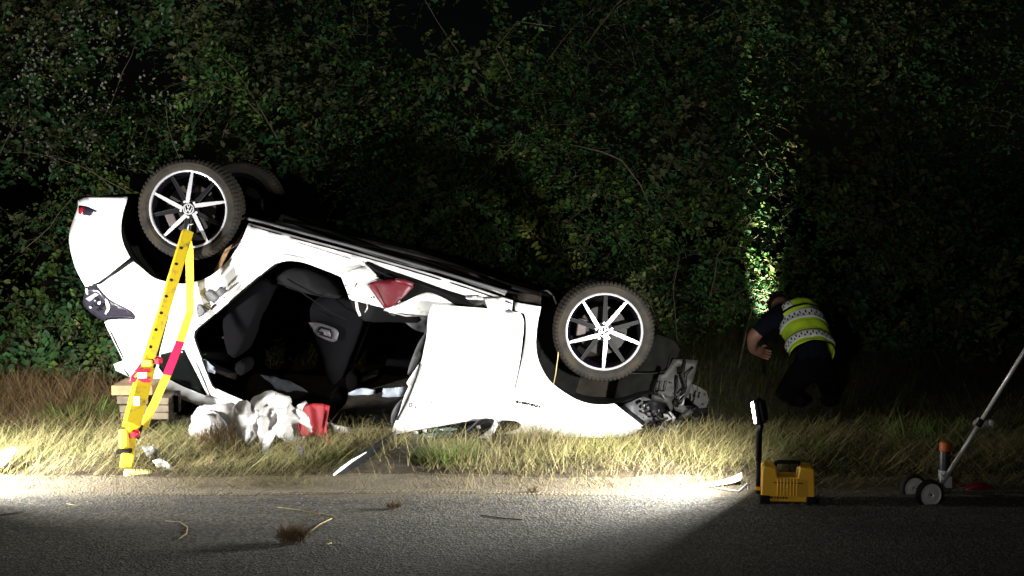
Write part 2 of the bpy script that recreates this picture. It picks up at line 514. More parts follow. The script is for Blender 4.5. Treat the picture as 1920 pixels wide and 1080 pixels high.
# dark seal along the door opening
def polyseal(name, pts, r, off, material, parent, closed=False):
    q = resample(pts, 8, closed)
    if closed: q.append(q[0])
    return MB().tube([CP(p.x, p.y, off) for p in q], r, 6).build(name, material, parent, smooth=True)
polyseal('door_seal', [(519, 495), (484, 521), (441, 558), (391, 600), (372, 616), (365, 632), (382, 680), (399, 723), (404, 728), (490, 764), (560, 782), (616, 793)], 0.006, 0.004, 'black_plastic', car)
polyseal('pillar_seam', [(376, 607), (358, 622), (352, 638), (372, 690), (394, 742), (470, 772), (520, 787)], 0.0035, 0.0, 'trim_grey', car)
polyseal('bumper_seam', [(187, 531), (215, 510), (248, 487)], 0.005, 0.004, 'black_plastic', car)
polyseal('tailgate_seam', [(199, 603), (216, 640), (233, 676), (232, 690), (242, 705)], 0.0045, 0.0, 'black_plastic', car)
polyseal('sill_seam', [(470, 424), (560, 449), (685, 483), (832, 526), (960, 569)], 0.005, -0.001, 'black_plastic', car)
# lip of the sill seen edge-on
MB().tube([CP(p.x, p.y - 5, 0.03) for p in resample([(462, 414), (560, 440), (685, 474), (832, 517), (950, 553)], 20, False)], 0.011, 6).build('sill_flange', 'trim_grey', car, smooth=True)
# pressing lines where the quarter panel was creased, and the folds by the rear pillar
def ridge(name, pts, w, h, material, parent, off=0.0):
    q = resample(pts, 7, False)
    vs = []; fs = []
    for i, p in enumerate(q):
        d = (q[min(i + 1, len(q) - 1)] - q[max(i - 1, 0)]).normalized(); n = Vector((-d.y, d.x))
        k = math.sin(math.pi * i / (len(q) - 1)) ** 0.5 if 0 < i < len(q) - 1 else 0.0
        for t, e in ((-1, 0.002), (-0.35, -h * k), (0.35, -h * k * .6), (1, 0.002)):
            r = p + n * t * w * max(k, .15); vs.append(CP(r.x, r.y, e + off))
    for i in range(len(q) - 1):
        for j in range(3): fs.append((i * 4 + j, (i + 1) * 4 + j, (i + 1) * 4 + j + 1, i * 4 + j + 1))
    return MB().add(vs, fs).build(name, material, parent, smooth=True)
ridge('crease', [(388, 548), (420, 512), (450, 480), (492, 458)], 7, 0.022, 'paint', fr)
ridge('crease', [(398, 570), (440, 528), (478, 496), (520, 480), (575, 486)], 5, 0.016, 'paint', fr)
ridge('crease', [(384, 590), (420, 556), (452, 528)], 6, 0.02, 'paint', fr)
for poly in ([(382, 550), (392, 541), (400, 548), (412, 556), (402, 570), (390, 562)], [(404, 546), (414, 536), (430, 548), (420, 560), (410, 554)], [(370, 570), (380, 572), (390, 580), (380, 592), (372, 596), (368, 584)]):
    panel('torn_flap', poly, cpf(-0.012), 'trim_grey', fr, step=6, thick=0.003, rough=0.02, esmooth=False)
MB().tube([CP(396, 580, -0.02), CP(400, 574, -0.025), CP(405, 571, -0.02)], 0.008, 6).build('latch_striker', 'black_plastic', fr)
# sill trim pulled off: dark gap and pale inner flange
panel('sill_gap', [(684, 492), (691, 490), (722, 503), (775, 521), (830, 541), (868, 553), (885, 559), (906, 571), (922, 581), (905, 583), (868, 580), (850, 571), (828, 558), (806, 552), (790, 558), (770, 566), (752, 566), (735, 545), (712, 522)],
      cpf(-0.006), 'liner', car, step=10, thick=0.003)
panel('sill_inner', [(757, 566), (790, 551), (806, 549), (828, 557), (850, 570), (866, 580), (812, 584), (803, 592), (760, 588), (720, 580), (735, 576)], cpf(-0.016), 'bare_white', car, step=10, rough=0.02)
polyseal('sill_rubber', [(686, 493), (712, 510), (745, 522), (790, 534), (838, 553), (866, 566), (896, 576)], 0.008, -0.014, 'black_plastic', car)
for poly, mm in (([(872, 556), (902, 555), (908, 560), (904, 563), (876, 562)], 'chrome'), ([(876, 564), (904, 562), (904, 571), (892, 574)], 'cast_alloy'),
             ([(908, 560), (945, 558), (952, 580), (930, 586), (915, 580)], 'bare_white'), ([(912, 570), (922, 571), (926, 582), (917, 580)], 'trim_grey'), ([(945, 580), (955, 579), (962, 586), (950, 586)], 'trim_grey')):
    panel('bent_metal', poly, cpf(-0.02 - random.random() * 0.01), mm, car, step=7, thick=0.003, rough=0.03, esmooth=False)
# root of the cut centre pillar
pst = panel('pillar_stub', [(656, 506), (684, 498), (700, 515), (722, 528), (719, 578), (711, 571), (691, 569), (660, 562), (653, 553), (649, 539), (642, 520), (648, 511)], cpf(-0.022), 'bare_white', car, step=8, thick=0.02, rough=0.02)
panel('slot', [(672, 521), (678, 523), (672, 540), (664, 538)], cpf(-0.027), 'trim_grey', pst, step=6, thick=0.002)
panel('slot', [(673, 530), (676, 531), (673, 538), (667, 537)], cpf(-0.030), 'bare_white', pst, step=6, thick=0.002)
panel('slot', [(661, 504), (668, 503), (671, 506), (664, 508)], cpf(-0.030), 'black_plastic', pst, step=6, thick=0.002)
for q in ((697, 558), (654, 552), (648, 535)): MB().lathe([(0, 0), (.005, 0), (.005, .004), (0, .004)], 8, Matrix.Translation(CP(q[0], q[1], -0.032))).build('rivet', 'black_plastic', pst)
MB().tube([CP(668, 566, 0), CP(670, 580, -.01), CP(675, 592, 0)], 0.009, 6).build('belt_anchor', 'bare_white', pst, smooth=True)
MB().tube([CP(688, 569, 0), CP(689, 578, -.01), CP(684, 586, 0)], 0.004, 6).build('belt_anchor', 'chrome', pst, smooth=True)

# front wing
fender = [(964, 566), (990, 571)] + arch_f + [(1160, 763), (1185, 782), (1210, 802), (1190, 812), (1165, 819), (1130, 824), (1080, 825), (1020, 822), (975, 822), (945, 826), (905, 829),
          (922, 820), (934, 797), (953, 772), (973, 698), (984, 640), (986, 606), (983, 588), (966, 582)]
fw = panel('front_wing', fender, cpf(), 'paint', car, step=12, rough=0.014)
panel('mirror_gap', [(941, 789), (957, 789), (969, 791), (977, 797), (973, 804), (947, 812), (925, 818), (934, 800)], cpf(-0.006), 'liner', car, step=8, thick=0.003)
polyseal('wing_seam', [(964, 566), (961, 582)], 0.003, -0.001, 'black_plastic', fw)
# dark script badge on the wing (too worn to read)
def bars(name, segs, off, parent, material='black_plastic', r=0.0022):
    b = MB()
    for s_ in segs:
        b.tube([CP(x, y, off) for x, y in s_], r, 5)
    return b.build(name, material, parent)
panel('badge', [(967, 753), (970, 751), (973, 752), (972, 757), (969, 756)], cpf(-0.006), 'black_plastic', fw, step=4, thick=0.003)
bars('badge_script', [[(975.5, 753), (975, 756.5)], [(980, 753), (979.5, 757)], [(982.5, 754), (982.5, 757.5)], [(985, 754), (984.5, 758)], [(987, 754.5), (987.5, 758.5)], [(989, 758.5), (992, 755), (993, 759.5)],
              [(996, 760.5), (998, 757)], [(999, 757), (998.5, 761)], [(1002, 758), (1003, 761.5), (1006, 763), (1008, 760)], [(1011, 764), (1013, 761)]], -0.004, fw, 'black_plastic', 0.0042)
# scratches down on the wing edge
for sg_ in ([(1060, 800), (1110, 806), (1150, 804)], [(1040, 790), (1075, 797)], [(1090, 780), (1140, 790), (1172, 800)], [(420, 455 + 20), (455, 452)], [(560, 455), (620, 474), (660, 486)], [(150, 430), (158, 470)], [(172, 470), (200, 500)], [(270, 560), (285, 600)]):
    bars('scratch', [sg_], 0.0005, fw if sg_[0][0] > 900 else fr, 'trim_grey', 0.0022)
bars('scratch', [[(1000, 815), (1006, 800)], [(1008, 818), (1012, 802), (1014, 795)], [(1018, 815), (1018, 785)], [(1027, 818), (1026, 790)]], -0.001, fw, 'trim_grey', 0.0012)

# front door, sprung open and standing proud of the flank
def door_fn(off=0.0):
    def f(x, y):
        k = sm(983, 740, x)
        return P(x, y, Y0 - 0.035 - 0.11 * k + 0.06 * sm(680, 815, y) + 0.035 * sm(640, 575, y) + off)
    return f
door_ol = [(811, 571), (860, 574), (920, 579), (975, 586), (982, 600), (980, 636), (971, 698), (951, 770), (928, 788), (873, 792), (796, 804), (733, 816), (741, 791), (764, 748), (788, 684), (795, 655), (800, 628), (803, 590)]
door = panel('front_door', door_ol, door_fn(), 'paint', car, step=12, thick=0.012)
panel('door_jamb', [(787, 680), (766, 711), (762, 718), (766, 725), (757, 745), (748, 775), (737, 802), (733, 815), (742, 791), (765, 748), (781, 712)], door_fn(0.035), 'paint', door, step=8, thick=0.004)
MB().tube([door_fn(-0.002)(p.x, p.y) for p in resample([(787, 682), (781, 706), (764, 749), (744, 788)], 8, False)], [0.003, 0.005, 0.005] + [0.005] * 20 if False else 0.0045, 6).build('door_seal', 'black_plastic', door, smooth=True)
panel('door_trim', [(803, 588), (800, 628), (795, 655), (788, 682), (775, 698), (764, 703), (766, 690), (776, 662), (786, 640), (797, 622)], door_fn(0.06), 'trim_grey', door, step=8, thick=0.006)
panel('door_trim', [(757, 745), (741, 790), (734, 806), (733, 780), (742, 760)], door_fn(0.05), 'trim_grey', door, step=8, thick=0.004)
for segs in ([(768, 764), (767, 759), (769, 755), (772, 756), (773, 759), (771, 763)], [(779, 766), (780, 761)], [(787, 764), (789, 761.5)], [(806, 756.5), (808, 755), (811, 753.5)]):
    MB().tube([door_fn(-0.002)(x, y) for x, y in segs], 0.003, 5).build('script_mark', 'trim_grey', door)
panel('door_window', [(733, 815), (796, 803), (873, 791), (905, 790), (880, 812), (868, 829), (850, 828), (800, 836), (742, 828)], lambda x, y: P(x, y, Y0 - 0.04), 'glass_dark', door, step=10, thick=0.005, rough=0.03)
for poly in ([(738, 819), (775, 812), (790, 816), (770, 828), (745, 828)], [(780, 813), (850, 808), (848, 818), (800, 826), (782, 822)], [(800, 806), (846, 800), (860, 803), (840, 808), (806, 810)]):
    panel('glass_shard', poly, lambda x, y: P(x, y, Y0 - 0.07 + 0.0005 * (x - 800)), 'glass_shard', door, step=7, thick=0.003, rough=0.05, esmooth=False)
for poly in ([(775, 809), (782, 808), (784, 813), (776, 813)], [(792, 806), (800, 805), (800, 811), (793, 811)]):
    panel('clip', poly, lambda x, y: P(x, y, Y0 - 0.085), 'clear_plastic', door, step=5, thick=0.006)
mir = panel('mirror_base', [(860, 827), (868, 810), (888, 796), (905, 787), (918, 785), (927, 787), (921, 800), (905, 814), (884, 827)], lambda x, y: P(x, y, Y0 - 0.09), 'black_plastic', door, step=8, thick=0.03, rough=0.05)
for poly in ([(905, 792), (916, 788), (920, 792), (910, 800)], [(893, 799), (900, 797), (902, 804), (895, 806)]):
    panel('mirror_gear', poly, lambda x, y: P(x, y, Y0 - 0.10), 'steel', mir, step=5, thick=0.01)
MB().tube([P(868, 812, Y0 - .125), P(885, 800, Y0 - .13), P(895, 790, Y0 - .125)], 0.003, 5).build('wire', 'trim_grey', mir)
panel('mirror_shell', [(927, 788), (934, 796), (922, 819), (905, 829), (882, 828), (905, 815), (921, 801)], lambda x, y: P(x, y, Y0 - 0.07), 'paint', door, step=8, thick=0.02)
# bent window frame hanging down to the grass
def strip(name, pts, w, material, parent, thick=0.012):
    vs = []; fs = []
    for i, (a, ww) in enumerate(zip(pts, w)):
        a0 = pts[max(i - 1, 0)]; a1 = pts[min(i + 1, len(pts) - 1)]
        d = (a1 - a0).normalized(); n = d.cross(Vector((0, -1, 0))).normalized()
        vs += [a - n * ww / 2, a + n * ww / 2, a + n * ww / 2 + Vector((0, thick, 0)), a - n * ww / 2 + Vector((0, thick, 0))]
    for i in range(len(pts) - 1):
        for j in range(4): fs.append((i * 4 + j, i * 4 + (j + 1) % 4, i * 4 + 4 + (j + 1) % 4, i * 4 + 4 + j))
    fs += [(0, 1, 2, 3), tuple(len(vs) - 4 + j for j in (3, 2, 1, 0))]
    return MB().add(vs, fs).build(name, material, parent)
strip('window_frame', [P(741, 812, 7.82), P(712, 836, 7.38), P(682, 857, 7.10), P(654, 875, 6.94), P(630, 889, 6.85)], [.035, .06, .062, .045, .014], 'black_plastic', door)
strip('window_frame', [P(687, 848, 7.06), P(660, 864, 6.94), P(640, 879, 6.86), P(625, 891, 6.80)], [.004, .013, .017, .010], 'paint', door, 0.006)

# inner structure behind the outer skin, wheel housings, floor, roof
def arch_liner(name, pts, ctr, dep):
    b = MB(); q = resample(pts, 10, False)
    near = [CP(p.x, p.y, 0.006) for p in q]
    fa = [Vector((p.x, Y0 + dep, p.z)) for p in near]
    n = len(q)
    b.add(near + fa, [(i, i + 1, n + i + 1, n + i) for i in range(n - 1)])
    b.add(fa, [tuple(range(n))])
    return b.build(name, 'liner', car, smooth=False)
arch_liner('wheel_housing', arch_r, (353, 392), 0.42)
arch_liner('wheel_housing', arch_f + [(1190, 745), (1225, 735), (1240, 690)], (1133, 622), 0.36)
def loft(name, pts, material, parent, off=0.0, cut=None, n=8, sag=0.0, smooth=True):
    q = resample(pts, 14, False); vs = []; fs = []
    for p in q:
        a = CP(p.x, p.y, off); c = far(a)
        for j in range(n + 1):
            t = j / n; r = a.lerp(c, t)
            s_ = sag * math.sin(math.pi * t)
            vs.append(r + Vector((-AX.y, 0, -AX.x)) * s_)
    m_ = n + 1
    for i in range(len(q) - 1):
        for j in range(n): fs.append((i * m_ + j, i * m_ + j + 1, (i + 1) * m_ + j + 1, (i + 1) * m_ + j))
    return MB().add(vs, fs).build(name, material, parent, smooth=smooth)
loft('tailgate', [(146, 379), (147, 388), (138, 410), (131, 438), (132, 465), (143, 504), (161, 538), (180, 570), (200, 606), (216, 640), (233, 678), (243, 704)], 'paint', car, 0.004)
loft('boot_floor', [(148, 377), (157, 372), (241, 371)], 'underbody', car, 0.006, sag=-0.02)
fl = loft('floor_pan', [(462, 428), (560, 452), (685, 487), (832, 530), (960, 573), (1014, 590)], 'underbody', car, 0.02, sag=0.03)
loft('roof_panel', [(243, 704), (287, 724), (388, 763), (473, 780), (560, 799), (640, 809), (735, 817)], 'fabric', car, 0.02, sag=0.02)
loft('axle_floor', [(241, 372), (300, 440), (347, 500), (405, 470), (462, 430)], 'liner', car, 0.40, sag=0.0)
# silencer, exhaust pipe, ribs and brackets on the floor pan
for w, l0, l1, r_ in ((0.62, 0.45, 2.3, 0.028), (1.05, 0.5, 2.2, 0.02), (0.30, 0.6, 2.2, 0.012)):
    MB().tube([CF(l0 + (l1 - l0) * t, -0.06 + 0.015 * math.sin(9 * t), w) for t in [i / 12 for i in range(13)]], r_, 8).build('exhaust_pipe' if r_ > .025 else 'brake_pipe', 'steel' if r_ > .025 else 'underbody', fl, smooth=True)
for w_, h_, r_, mm_ in ((.12, -.045, .007, 'steel'), (.2, -.05, .012, 'trim_grey'), (.45, -.06, .02, 'brake_steel')):
    MB().tube([CF(.5 + 1.5 * t, h_ + .012 * math.sin(11 * t + w_ * 20), w_ + .03 * math.sin(5 * t)) for t in [i / 14 for i in range(15)]], r_, 7).build('fuel_pipe', mm_, fl, smooth=True)
for k in range(9):
    l_ = 0.45 + 0.2 * k
    MB().box(CF(l_, -0.03, 0.32 + 0.09 * (k % 3)), (0.09, 0.12, 0.03 + 0.02 * (k % 2)), R_CAR).build('floor_bracket', 'underbody', fl, bevel=0.006)
MB().box(CF(-0.42, -0.02, 0.95), (0.26, 0.8, 0.12), R_CAR).build('silencer', 'underbody', car, bevel=0.04)
MB().tube([CF(0.0, 0.0, 0.15), CF(0.05, 0.06, 0.6), CF(0.05, 0.06, 1.2), CF(0, 0, 1.6)], 0.045, 8).build('rear_axle', 'underbody', car, smooth=True)
MB().tube([CF(2.63, 0.02, 0.15), CF(2.63, 0.08, 0.6), CF(2.63, 0.08, 1.2), CF(2.63, 0.05, 1.6)], 0.05, 8).build('front_axle', 'underbody', car, smooth=True)
# far flank, seen through the cabin: dark trim with two window openings
farw = [[(476, 650), (486, 634), (510, 626), (560, 630), (588, 648), (596, 672), (590, 690), (560, 697), (500, 692), (480, 680)],
        [(640, 668), (655, 650), (712, 640), (730, 655), (722, 690), (660, 704), (642, 695)]]
fs_o = panel('far_side_frame', [(290, 395), (480, 402), (700, 470), (1010, 545), (1090, 640), (1080, 730), (960, 770), (760, 760), (640, 745), (480, 715), (400, 690), (300, 650), (262, 560), (255, 450)], lambda x, y: P(x, y, 9.62), 'fabric', car, holes=farw, step=22, thick=0.03)
# dashboard, centre tunnel, steering wheel
MB().box(CF(1.98, 0.42, 0.88), (0.42, 1.5, 0.5), R_CAR).build('dashboard', 'black_plastic', car, bevel=0.06)
MB().box(CF(1.2, 0.12, 0.88), (1.3, 0.22, 0.26), R_CAR).build('centre_console', 'black_plastic', car, bevel=0.03)
MB().box(CF(2.35, 0.35, 0.88), (0.5, 1.45, 0.75), R_CAR).build('bulkhead', 'liner', car)
# seats hanging from the floor pan
def cushion(name, prof, w0, w1, material, parent, lvl=2):
    """rounded upholstery: side profile in (along, roofward) metres, between two sideways positions"""
    b = MB(); n = len(prof); rows = []
    cx = sum(p[0] for p in prof) / n; cy = sum(p[1] for p in prof) / n
    for t, k in ((0, .82), (0.06, .95), (0.2, 1.0), (0.8, 1.0), (0.94, .95), (1, .82)):
        rows.append([CF(cx + (p[0] - cx) * k, cy + (p[1] - cy) * k, w0 + (w1 - w0) * t) for p in prof])
    vs = [p for r in rows for p in r]; fs = []
    for i in range(len(rows) - 1):
        for j in range(n): fs.append((i * n + j, i * n + (j + 1) % n, (i + 1) * n + (j + 1) % n, (i + 1) * n + j))
    fs += [tuple(range(n)), tuple(reversed([(len(rows) - 1) * n + j for j in range(n)]))]
    o = b.add(vs, fs).build(name, material, parent, smooth=True)
    sd = o.modifiers.new('round', 'SUBSURF'); sd.levels = 1; sd.render_levels = 1
    return o
def pxcar(px, py, off=0.0):
    """pixel on the flank plane -> (along, roofward)"""
    q = Vector((px, py)) - RW
    return (q.dot(AX) / 308.0, q.dot(NX) / 308.0)
def cprof(pts): return [pxcar(x, y) for x, y in pts]
for w0 in (0.18, 0.98):
    nm = 'front_seat'
    st = cushion(nm, cprof([(628, 545), (680, 548), (760, 572), (800, 600), (790, 622), (740, 612), (690, 616), (650, 610)]), w0, w0 + 0.5, 'fabric_light', car)
    cushion('backrest', cprof([(566, 572), (600, 556), (650, 560), (682, 580), (676, 620), (655, 660), (630, 740), (596, 744), (590, 690), (574, 640), (562, 600)]), w0 + 0.01, w0 + 0.49, 'fabric', st)
    cushion('headrest', cprof([(594, 752), (632, 748), (630, 792), (602, 798)]), w0 + 0.12, w0 + 0.38, 'fabric', st)
rs = cushion('rear_seat', cprof([(486, 520), (508, 505), (560, 498), (622, 520), (648, 556), (636, 574), (590, 566), (510, 548)]), 0.14, 1.62, 'fabric_light', car)
cushion('backrest', cprof([(400, 560), (440, 530), (490, 520), (500, 545), (470, 590), (430, 690), (404, 690), (396, 620)]), 0.14, 0.85, 'fabric', rs)
for w0 in (0.25,): cushion('headrest', cprof([(412, 692), (444, 688), (440, 722), (418, 722)]), w0, w0 + 0.3, 'fabric', rs)
bd = panel('seat_badge', [(578, 604), (600, 606), (630, 617), (635, 625), (632, 638), (622, 641), (594, 629), (586, 618)], plane_fn(Y0 + 0.155), 'badge', car, step=7, thick=0.006)
panel('badge_ring', [(597, 616), (602, 612), (620, 617), (624, 626), (622, 636), (605, 630), (594, 625)], plane_fn(Y0 + 0.146), 'black_plastic', bd, step=5, thick=0.004)
panel('badge_face', [(597, 621), (602, 615.5), (618, 620), (621, 632), (607, 628), (606, 622)], plane_fn(Y0 + 0.140), 'badge', bd, step=5, thick=0.003)
panel('badge_face', [(595, 622), (597, 624), (599, 626), (596, 626)], plane_fn(Y0 + 0.140), 'badge', bd, step=5, thick=0.003)
MB().tube([CP(520, 530, .1), CP(560, 545, .12), CP(620, 585, .12), CP(650, 600, .12)], 0.004, 5).build('seat_belt', 'black_plastic', car)
# side trims inside the opening
panel('sill_trim', [(720, 582), (803, 592), (802, 626), (780, 618), (752, 600)], plane_fn(Y0 + 0.20), 'trim_grey', car, step=10, thick=0.01, rough=0.05)
MB().tube([CP(720, 581, -.01), CP(760, 592, -.01), CP(803, 592, -.01)], 0.006, 6).build('trim_edge', 'chrome', car, smooth=True)
# deflated airbags, lights and glass on the headliner
def crumple(name, outline, fn, material, parent, amp=0.03, freq=0.05, step=7, thick=0.004, seed=0.0):
    def f(x, y):
        p = fn(x, y)
        e = mnoise.noise(Vector((x * freq, y * freq, seed))) + 0.6 * abs(mnoise.noise(Vector((x * freq * 2.3, y * freq * 2.3, seed + 5))))
        return p + Vector((0, -amp * e, 0))
    return panel(name, outline, f, material, parent, step=step, thick=thick)
crumple('curtain_airbag', [(488, 702), (520, 708), (555, 720), (580, 735), (592, 748), (580, 752), (560, 738), (540, 742), (520, 730), (505, 716)], plane_fn(9.2), 'airbag_blue', car, 0.05, 0.06, 6, seed=2)
crumple('curtain_airbag', [(372, 672), (390, 676), (402, 690), (404, 700), (392, 698), (380, 690)], plane_fn(8.35), 'airbag_blue', car, 0.04, 0.08, 6, seed=3)
crumple('front_airbag', [(646, 752), (654, 736), (676, 728), (705, 730), (703, 752), (680, 762)], plane_fn(9.1), 'airbag_blue', car, 0.05, 0.05, 7, seed=4)
crumple('front_airbag', [(718, 728), (765, 725), (760, 742), (735, 745), (716, 744)], plane_fn(9.0), 'airbag_blue', car, 0.05, 0.05, 7, seed=6)
crumple('sun_visor', [(694, 786), (698, 778), (732, 776), (738, 790), (725, 798), (672, 796), (690, 791)], plane_fn(8.3), 'trim_grey', car, 0.03, 0.06, 7, seed=8)
crumple('headliner_edge', [(615, 792), (640, 798), (650, 803), (690, 808), (728, 812), (726, 822), (680, 815), (640, 810), (618, 803)], plane_fn(8.12), 'bare_white', car, 0.05, 0.05, 7, seed=9)
MB().tube([P(428, 560, 8.7), P(430, 590, 8.72), P(436, 640, 8.75)], 0.03, 8).build('roof_handle', 'black_plastic', car, smooth=True)
for x, y in ((438, 642), (418, 633)): MB().lathe([(0, 0), (.007, 0), (.007, .01), (0, .01)], 8, Matrix.Translation(P(x, y, 8.55))).build('trim_screw', 'chrome', car)

# tail lamp
tl = panel('tail_lamp', [(160, 538), (178, 535), (205, 562), (225, 572), (245, 583), (254, 594), (250, 597), (200, 598), (193, 602), (172, 588), (157, 573), (156, 562)], cpf(0.004), 'lens_smoke', car, step=8, thick=0.02)
panel('lamp_reflector', [(160, 560), (179, 549), (185, 553), (168, 566)], cpf(-0.008), 'chrome', tl, step=6, thick=0.004, esmooth=False)
panel('lamp_reflector', [(160, 541), (164, 541), (165, 553), (161, 551)], cpf(-0.008), 'bare_white', tl, step=6, thick=0.004, esmooth=False)
panel('lamp_reflector', [(197, 560), (201, 563), (206, 576), (203, 584), (199, 590), (196, 588), (201, 578), (198, 570)], cpf(-0.010), 'bare_white', tl, step=6, thick=0.004)
for k in range(14):
    x = 166 + random.random() * 30; y = 556 + random.random() * 26
    s_ = 2 + random.random() * 4
    panel('broken_lens', [(x, y), (x + s_, y + random.uniform(-2, 2)), (x + s_ * .7, y + s_), (x - 1, y + s_ * .6)], cpf(-0.008 - random.random() * .012), random.choice(['black_plastic', 'chrome', 'clear_plastic', 'black_plastic']), tl, step=9, thick=0.002, esmooth=False)
MB().lathe([(0, 0), (.012, 0), (.012, .02), (0, .02)], 10, Matrix.Translation(CP(177, 535, -0.004))).build('bulb_holder', 'black_plastic', tl)

# ------------------------------------------------------------------ wheels
TR, RR, TWD = 0.314, 0.236, 0.215
def make_wheel(a0):
    """wheel at the origin, outer face towards -Y"""
    hub = MB()
    hub.lathe([(RR, 0.004), (RR + .004, -.002), (RR - .003, -.006), (RR - .009, -.004), (RR - .011, .012)], 72, mi=1)
    hub.lathe([(RR - .011, .012), (RR - .03, .05), (RR - .035, TWD - .02), (RR, TWD - .005)], 48, mi=0)
    hub.lathe([(0.0, .012), (.058, .014), (.062, .03), (.05, .06)], 24, mi=0)
    hub.lathe([(.034, .008), (.034, .002), (.027, .002), (.026, .009)], 24, mi=1)
    for k in range(5):
        t = math.radians(a0 + 36 + 72 * k)
        hub.lathe([(0, .010), (.008, .010), (.009, .022), (0, .022)], 8, Matrix.Translation((math.cos(t) * .05, .0, math.sin(t) * .05)), mi=2)
    w = hub.build('wheel', ['rim_black', 'rim_silver', 'chrome'], None, smooth=True)
    try: w.data.set_sharp_from_angle(angle=math.radians(40))
    except Exception: pass
    # tyre with cut shoulder blocks
    n = 216; prof = [(RR - .006, .010), (RR + .004, -.004), (RR + .022, -.016), (RR + .046, -.018), (TR - .014, -.006), (TR - .004, .012), (TR, .03), (TR, .075), (TR - .006, .08), (TR - .006, .09), (TR, .095), (TR, .155), (TR - .004, .2), (TR - .02, TWD + .004), (RR + .03, TWD + .012), (RR - .004, TWD - .004)]
    vs = []; fs = []
    for i, (r, a) in enumerate(prof):
        for j in range(n):
            t = 2 * math.pi * j / n
            d = -0.0045 if (j % 3 == 0 and 3 < i < 8) or (j % 3 == 1 and 9 < i < 13) else 0.0
            if i in (4, 5) and j % 3 == 0: d = -0.006
            vs.append(((r + d) * math.cos(t), a, (r + d) * math.sin(t)))
    for i in range(len(prof) - 1):
        for j in range(n): fs.append((i * n + j, (i + 1) * n + j, (i + 1) * n + (j + 1) % n, i * n + (j + 1) % n))
    tyre = MB().add(vs, fs).build('tyre', 'rubber', w, smooth=False)
    for k in range(5):
        t = math.radians(a0 + 72 * k)
        u = Vector((math.cos(t), 0, math.sin(t))); v = Vector((-math.sin(t), 0, math.cos(t)))
        a = u * .036 + v * .012 + Vector((0, .010, 0)); c = u * (RR - .008) + v * -.004 + Vector((0, .006, 0))
        b = MB()
        vs = []
        for p, ww, zz in ((a, .024, 0), (a.lerp(c, .35), .025, -.002), (a.lerp(c, .8), .019, 0), (c, .015, 0)):
            vs += [p - v * ww / 2 + Vector((0, zz, 0)), p + v * ww / 2 + Vector((0, zz, 0)), p + v * (ww / 2 + .004) + Vector((0, .03, 0)), p - v * (ww / 2 + .004) + Vector((0, .03, 0))]
        f1 = []; f2 = []
        for i in range(3):
            f1.append((i * 4, i * 4 + 1, i * 4 + 5, i * 4 + 4))
            for j in (1, 2, 3): f2.append((i * 4 + j, i * 4 + (j + 1) % 4, i * 4 + 4 + (j + 1) % 4, i * 4 + 4 + j))
        b.add(vs, f1, 0); b.add(vs, f2, 1)
        b.build('spoke', ['rim_silver', 'rim_black'], w)
        # dark secondary spoke with a thin bright edge
        t2 = t + math.radians(30)
        u2 = Vector((math.cos(t2), 0, math.sin(t2))); v2 = Vector((-math.sin(t2), 0, math.cos(t2)))
        b = MB()
        b.bar(u2 * .04 + Vector((0, .03, 0)), u2 * (RR - .014) + v2 * .014 + Vector((0, .03, 0)), .03, .022, (0, 1, 0), 0, .02, .022)
        b.bar(u2 * .06 - v2 * .014 + Vector((0, .0165, 0)), u2 * (RR - .014) + v2 * .005 + Vector((0, .0165, 0)), .0035, .004, (0, 1, 0), 1)
        b.build('spoke', ['rim_black', 'brake_steel'], w)
    # round emblem on the hub: a V above a W inside a ring
    e = MB(); z = -0.001
    V = lambda x, y: Vector((x * .026, z, y * .026))
    rot = Matrix.Rotation(math.radians(-a0 + 90), 4, 'Y')
    for pth in ([(-.35, .9), (0, .12), (.35, .9)], [(-.85, .45), (-.42, -.8), (0, .02), (.42, -.8), (.85, .45)]):
        for i in range(len(pth) - 1):
            e.bar(rot @ V(*pth[i]), rot @ V(*pth[i + 1]), .005, .004, (0, 1, 0))
    e.build('emblem', 'chrome', w)
    MB().lathe([(0, .012), (.027, .010), (.027, .004), (0, .003)], 20).build('hub_cap', 'rim_black', w, smooth=False)
    MB().lathe([(.06, .085), (.15, .085), (.15, .11), (.06, .11)], 40, close=True).build('brake_disc', 'brake_steel', w)
    t = math.radians(a0 + 118)
    MB().box(Vector((math.cos(t) * .135, .09, math.sin(t) * .135)), (.06, .07, .11), Matrix.Rotation(-t, 3, 'Y')).build('brake_caliper', 'caliper', w, bevel=.008)
    t = math.radians(a0 - 40)
    MB().box(Vector((math.cos(t) * .15, .08, math.sin(t) * .15)), (.03, .03, .05), Matrix.Rotation(-t, 3, 'Y')).build('disc_shield', 'cast_alloy', w, bevel=.006)
    return w
def attach(w, loc, rot=(0, 0, 0)):
    w.location = loc; w.rotation_euler = rot
    w.parent = car; w.matrix_parent_inverse = PINV(car)
wr = make_wheel(84); attach(wr, P(353, 392, Y0 + 0.0))
wf = make_wheel(54); attach(wf, P(1133, 622, Y0 - 0.02), (0, 0, math.radians(2)))
w2 = dup(wr); attach(w2, far(P(353, 392, Y0 + 0.03)), (0, math.radians(25), math.pi))
w3 = dup(wf); attach(w3, far(P(1133, 622, Y0 + 0.1)) + Vector((0, 0, -0.17)), (0, 0, math.pi + 0.2))

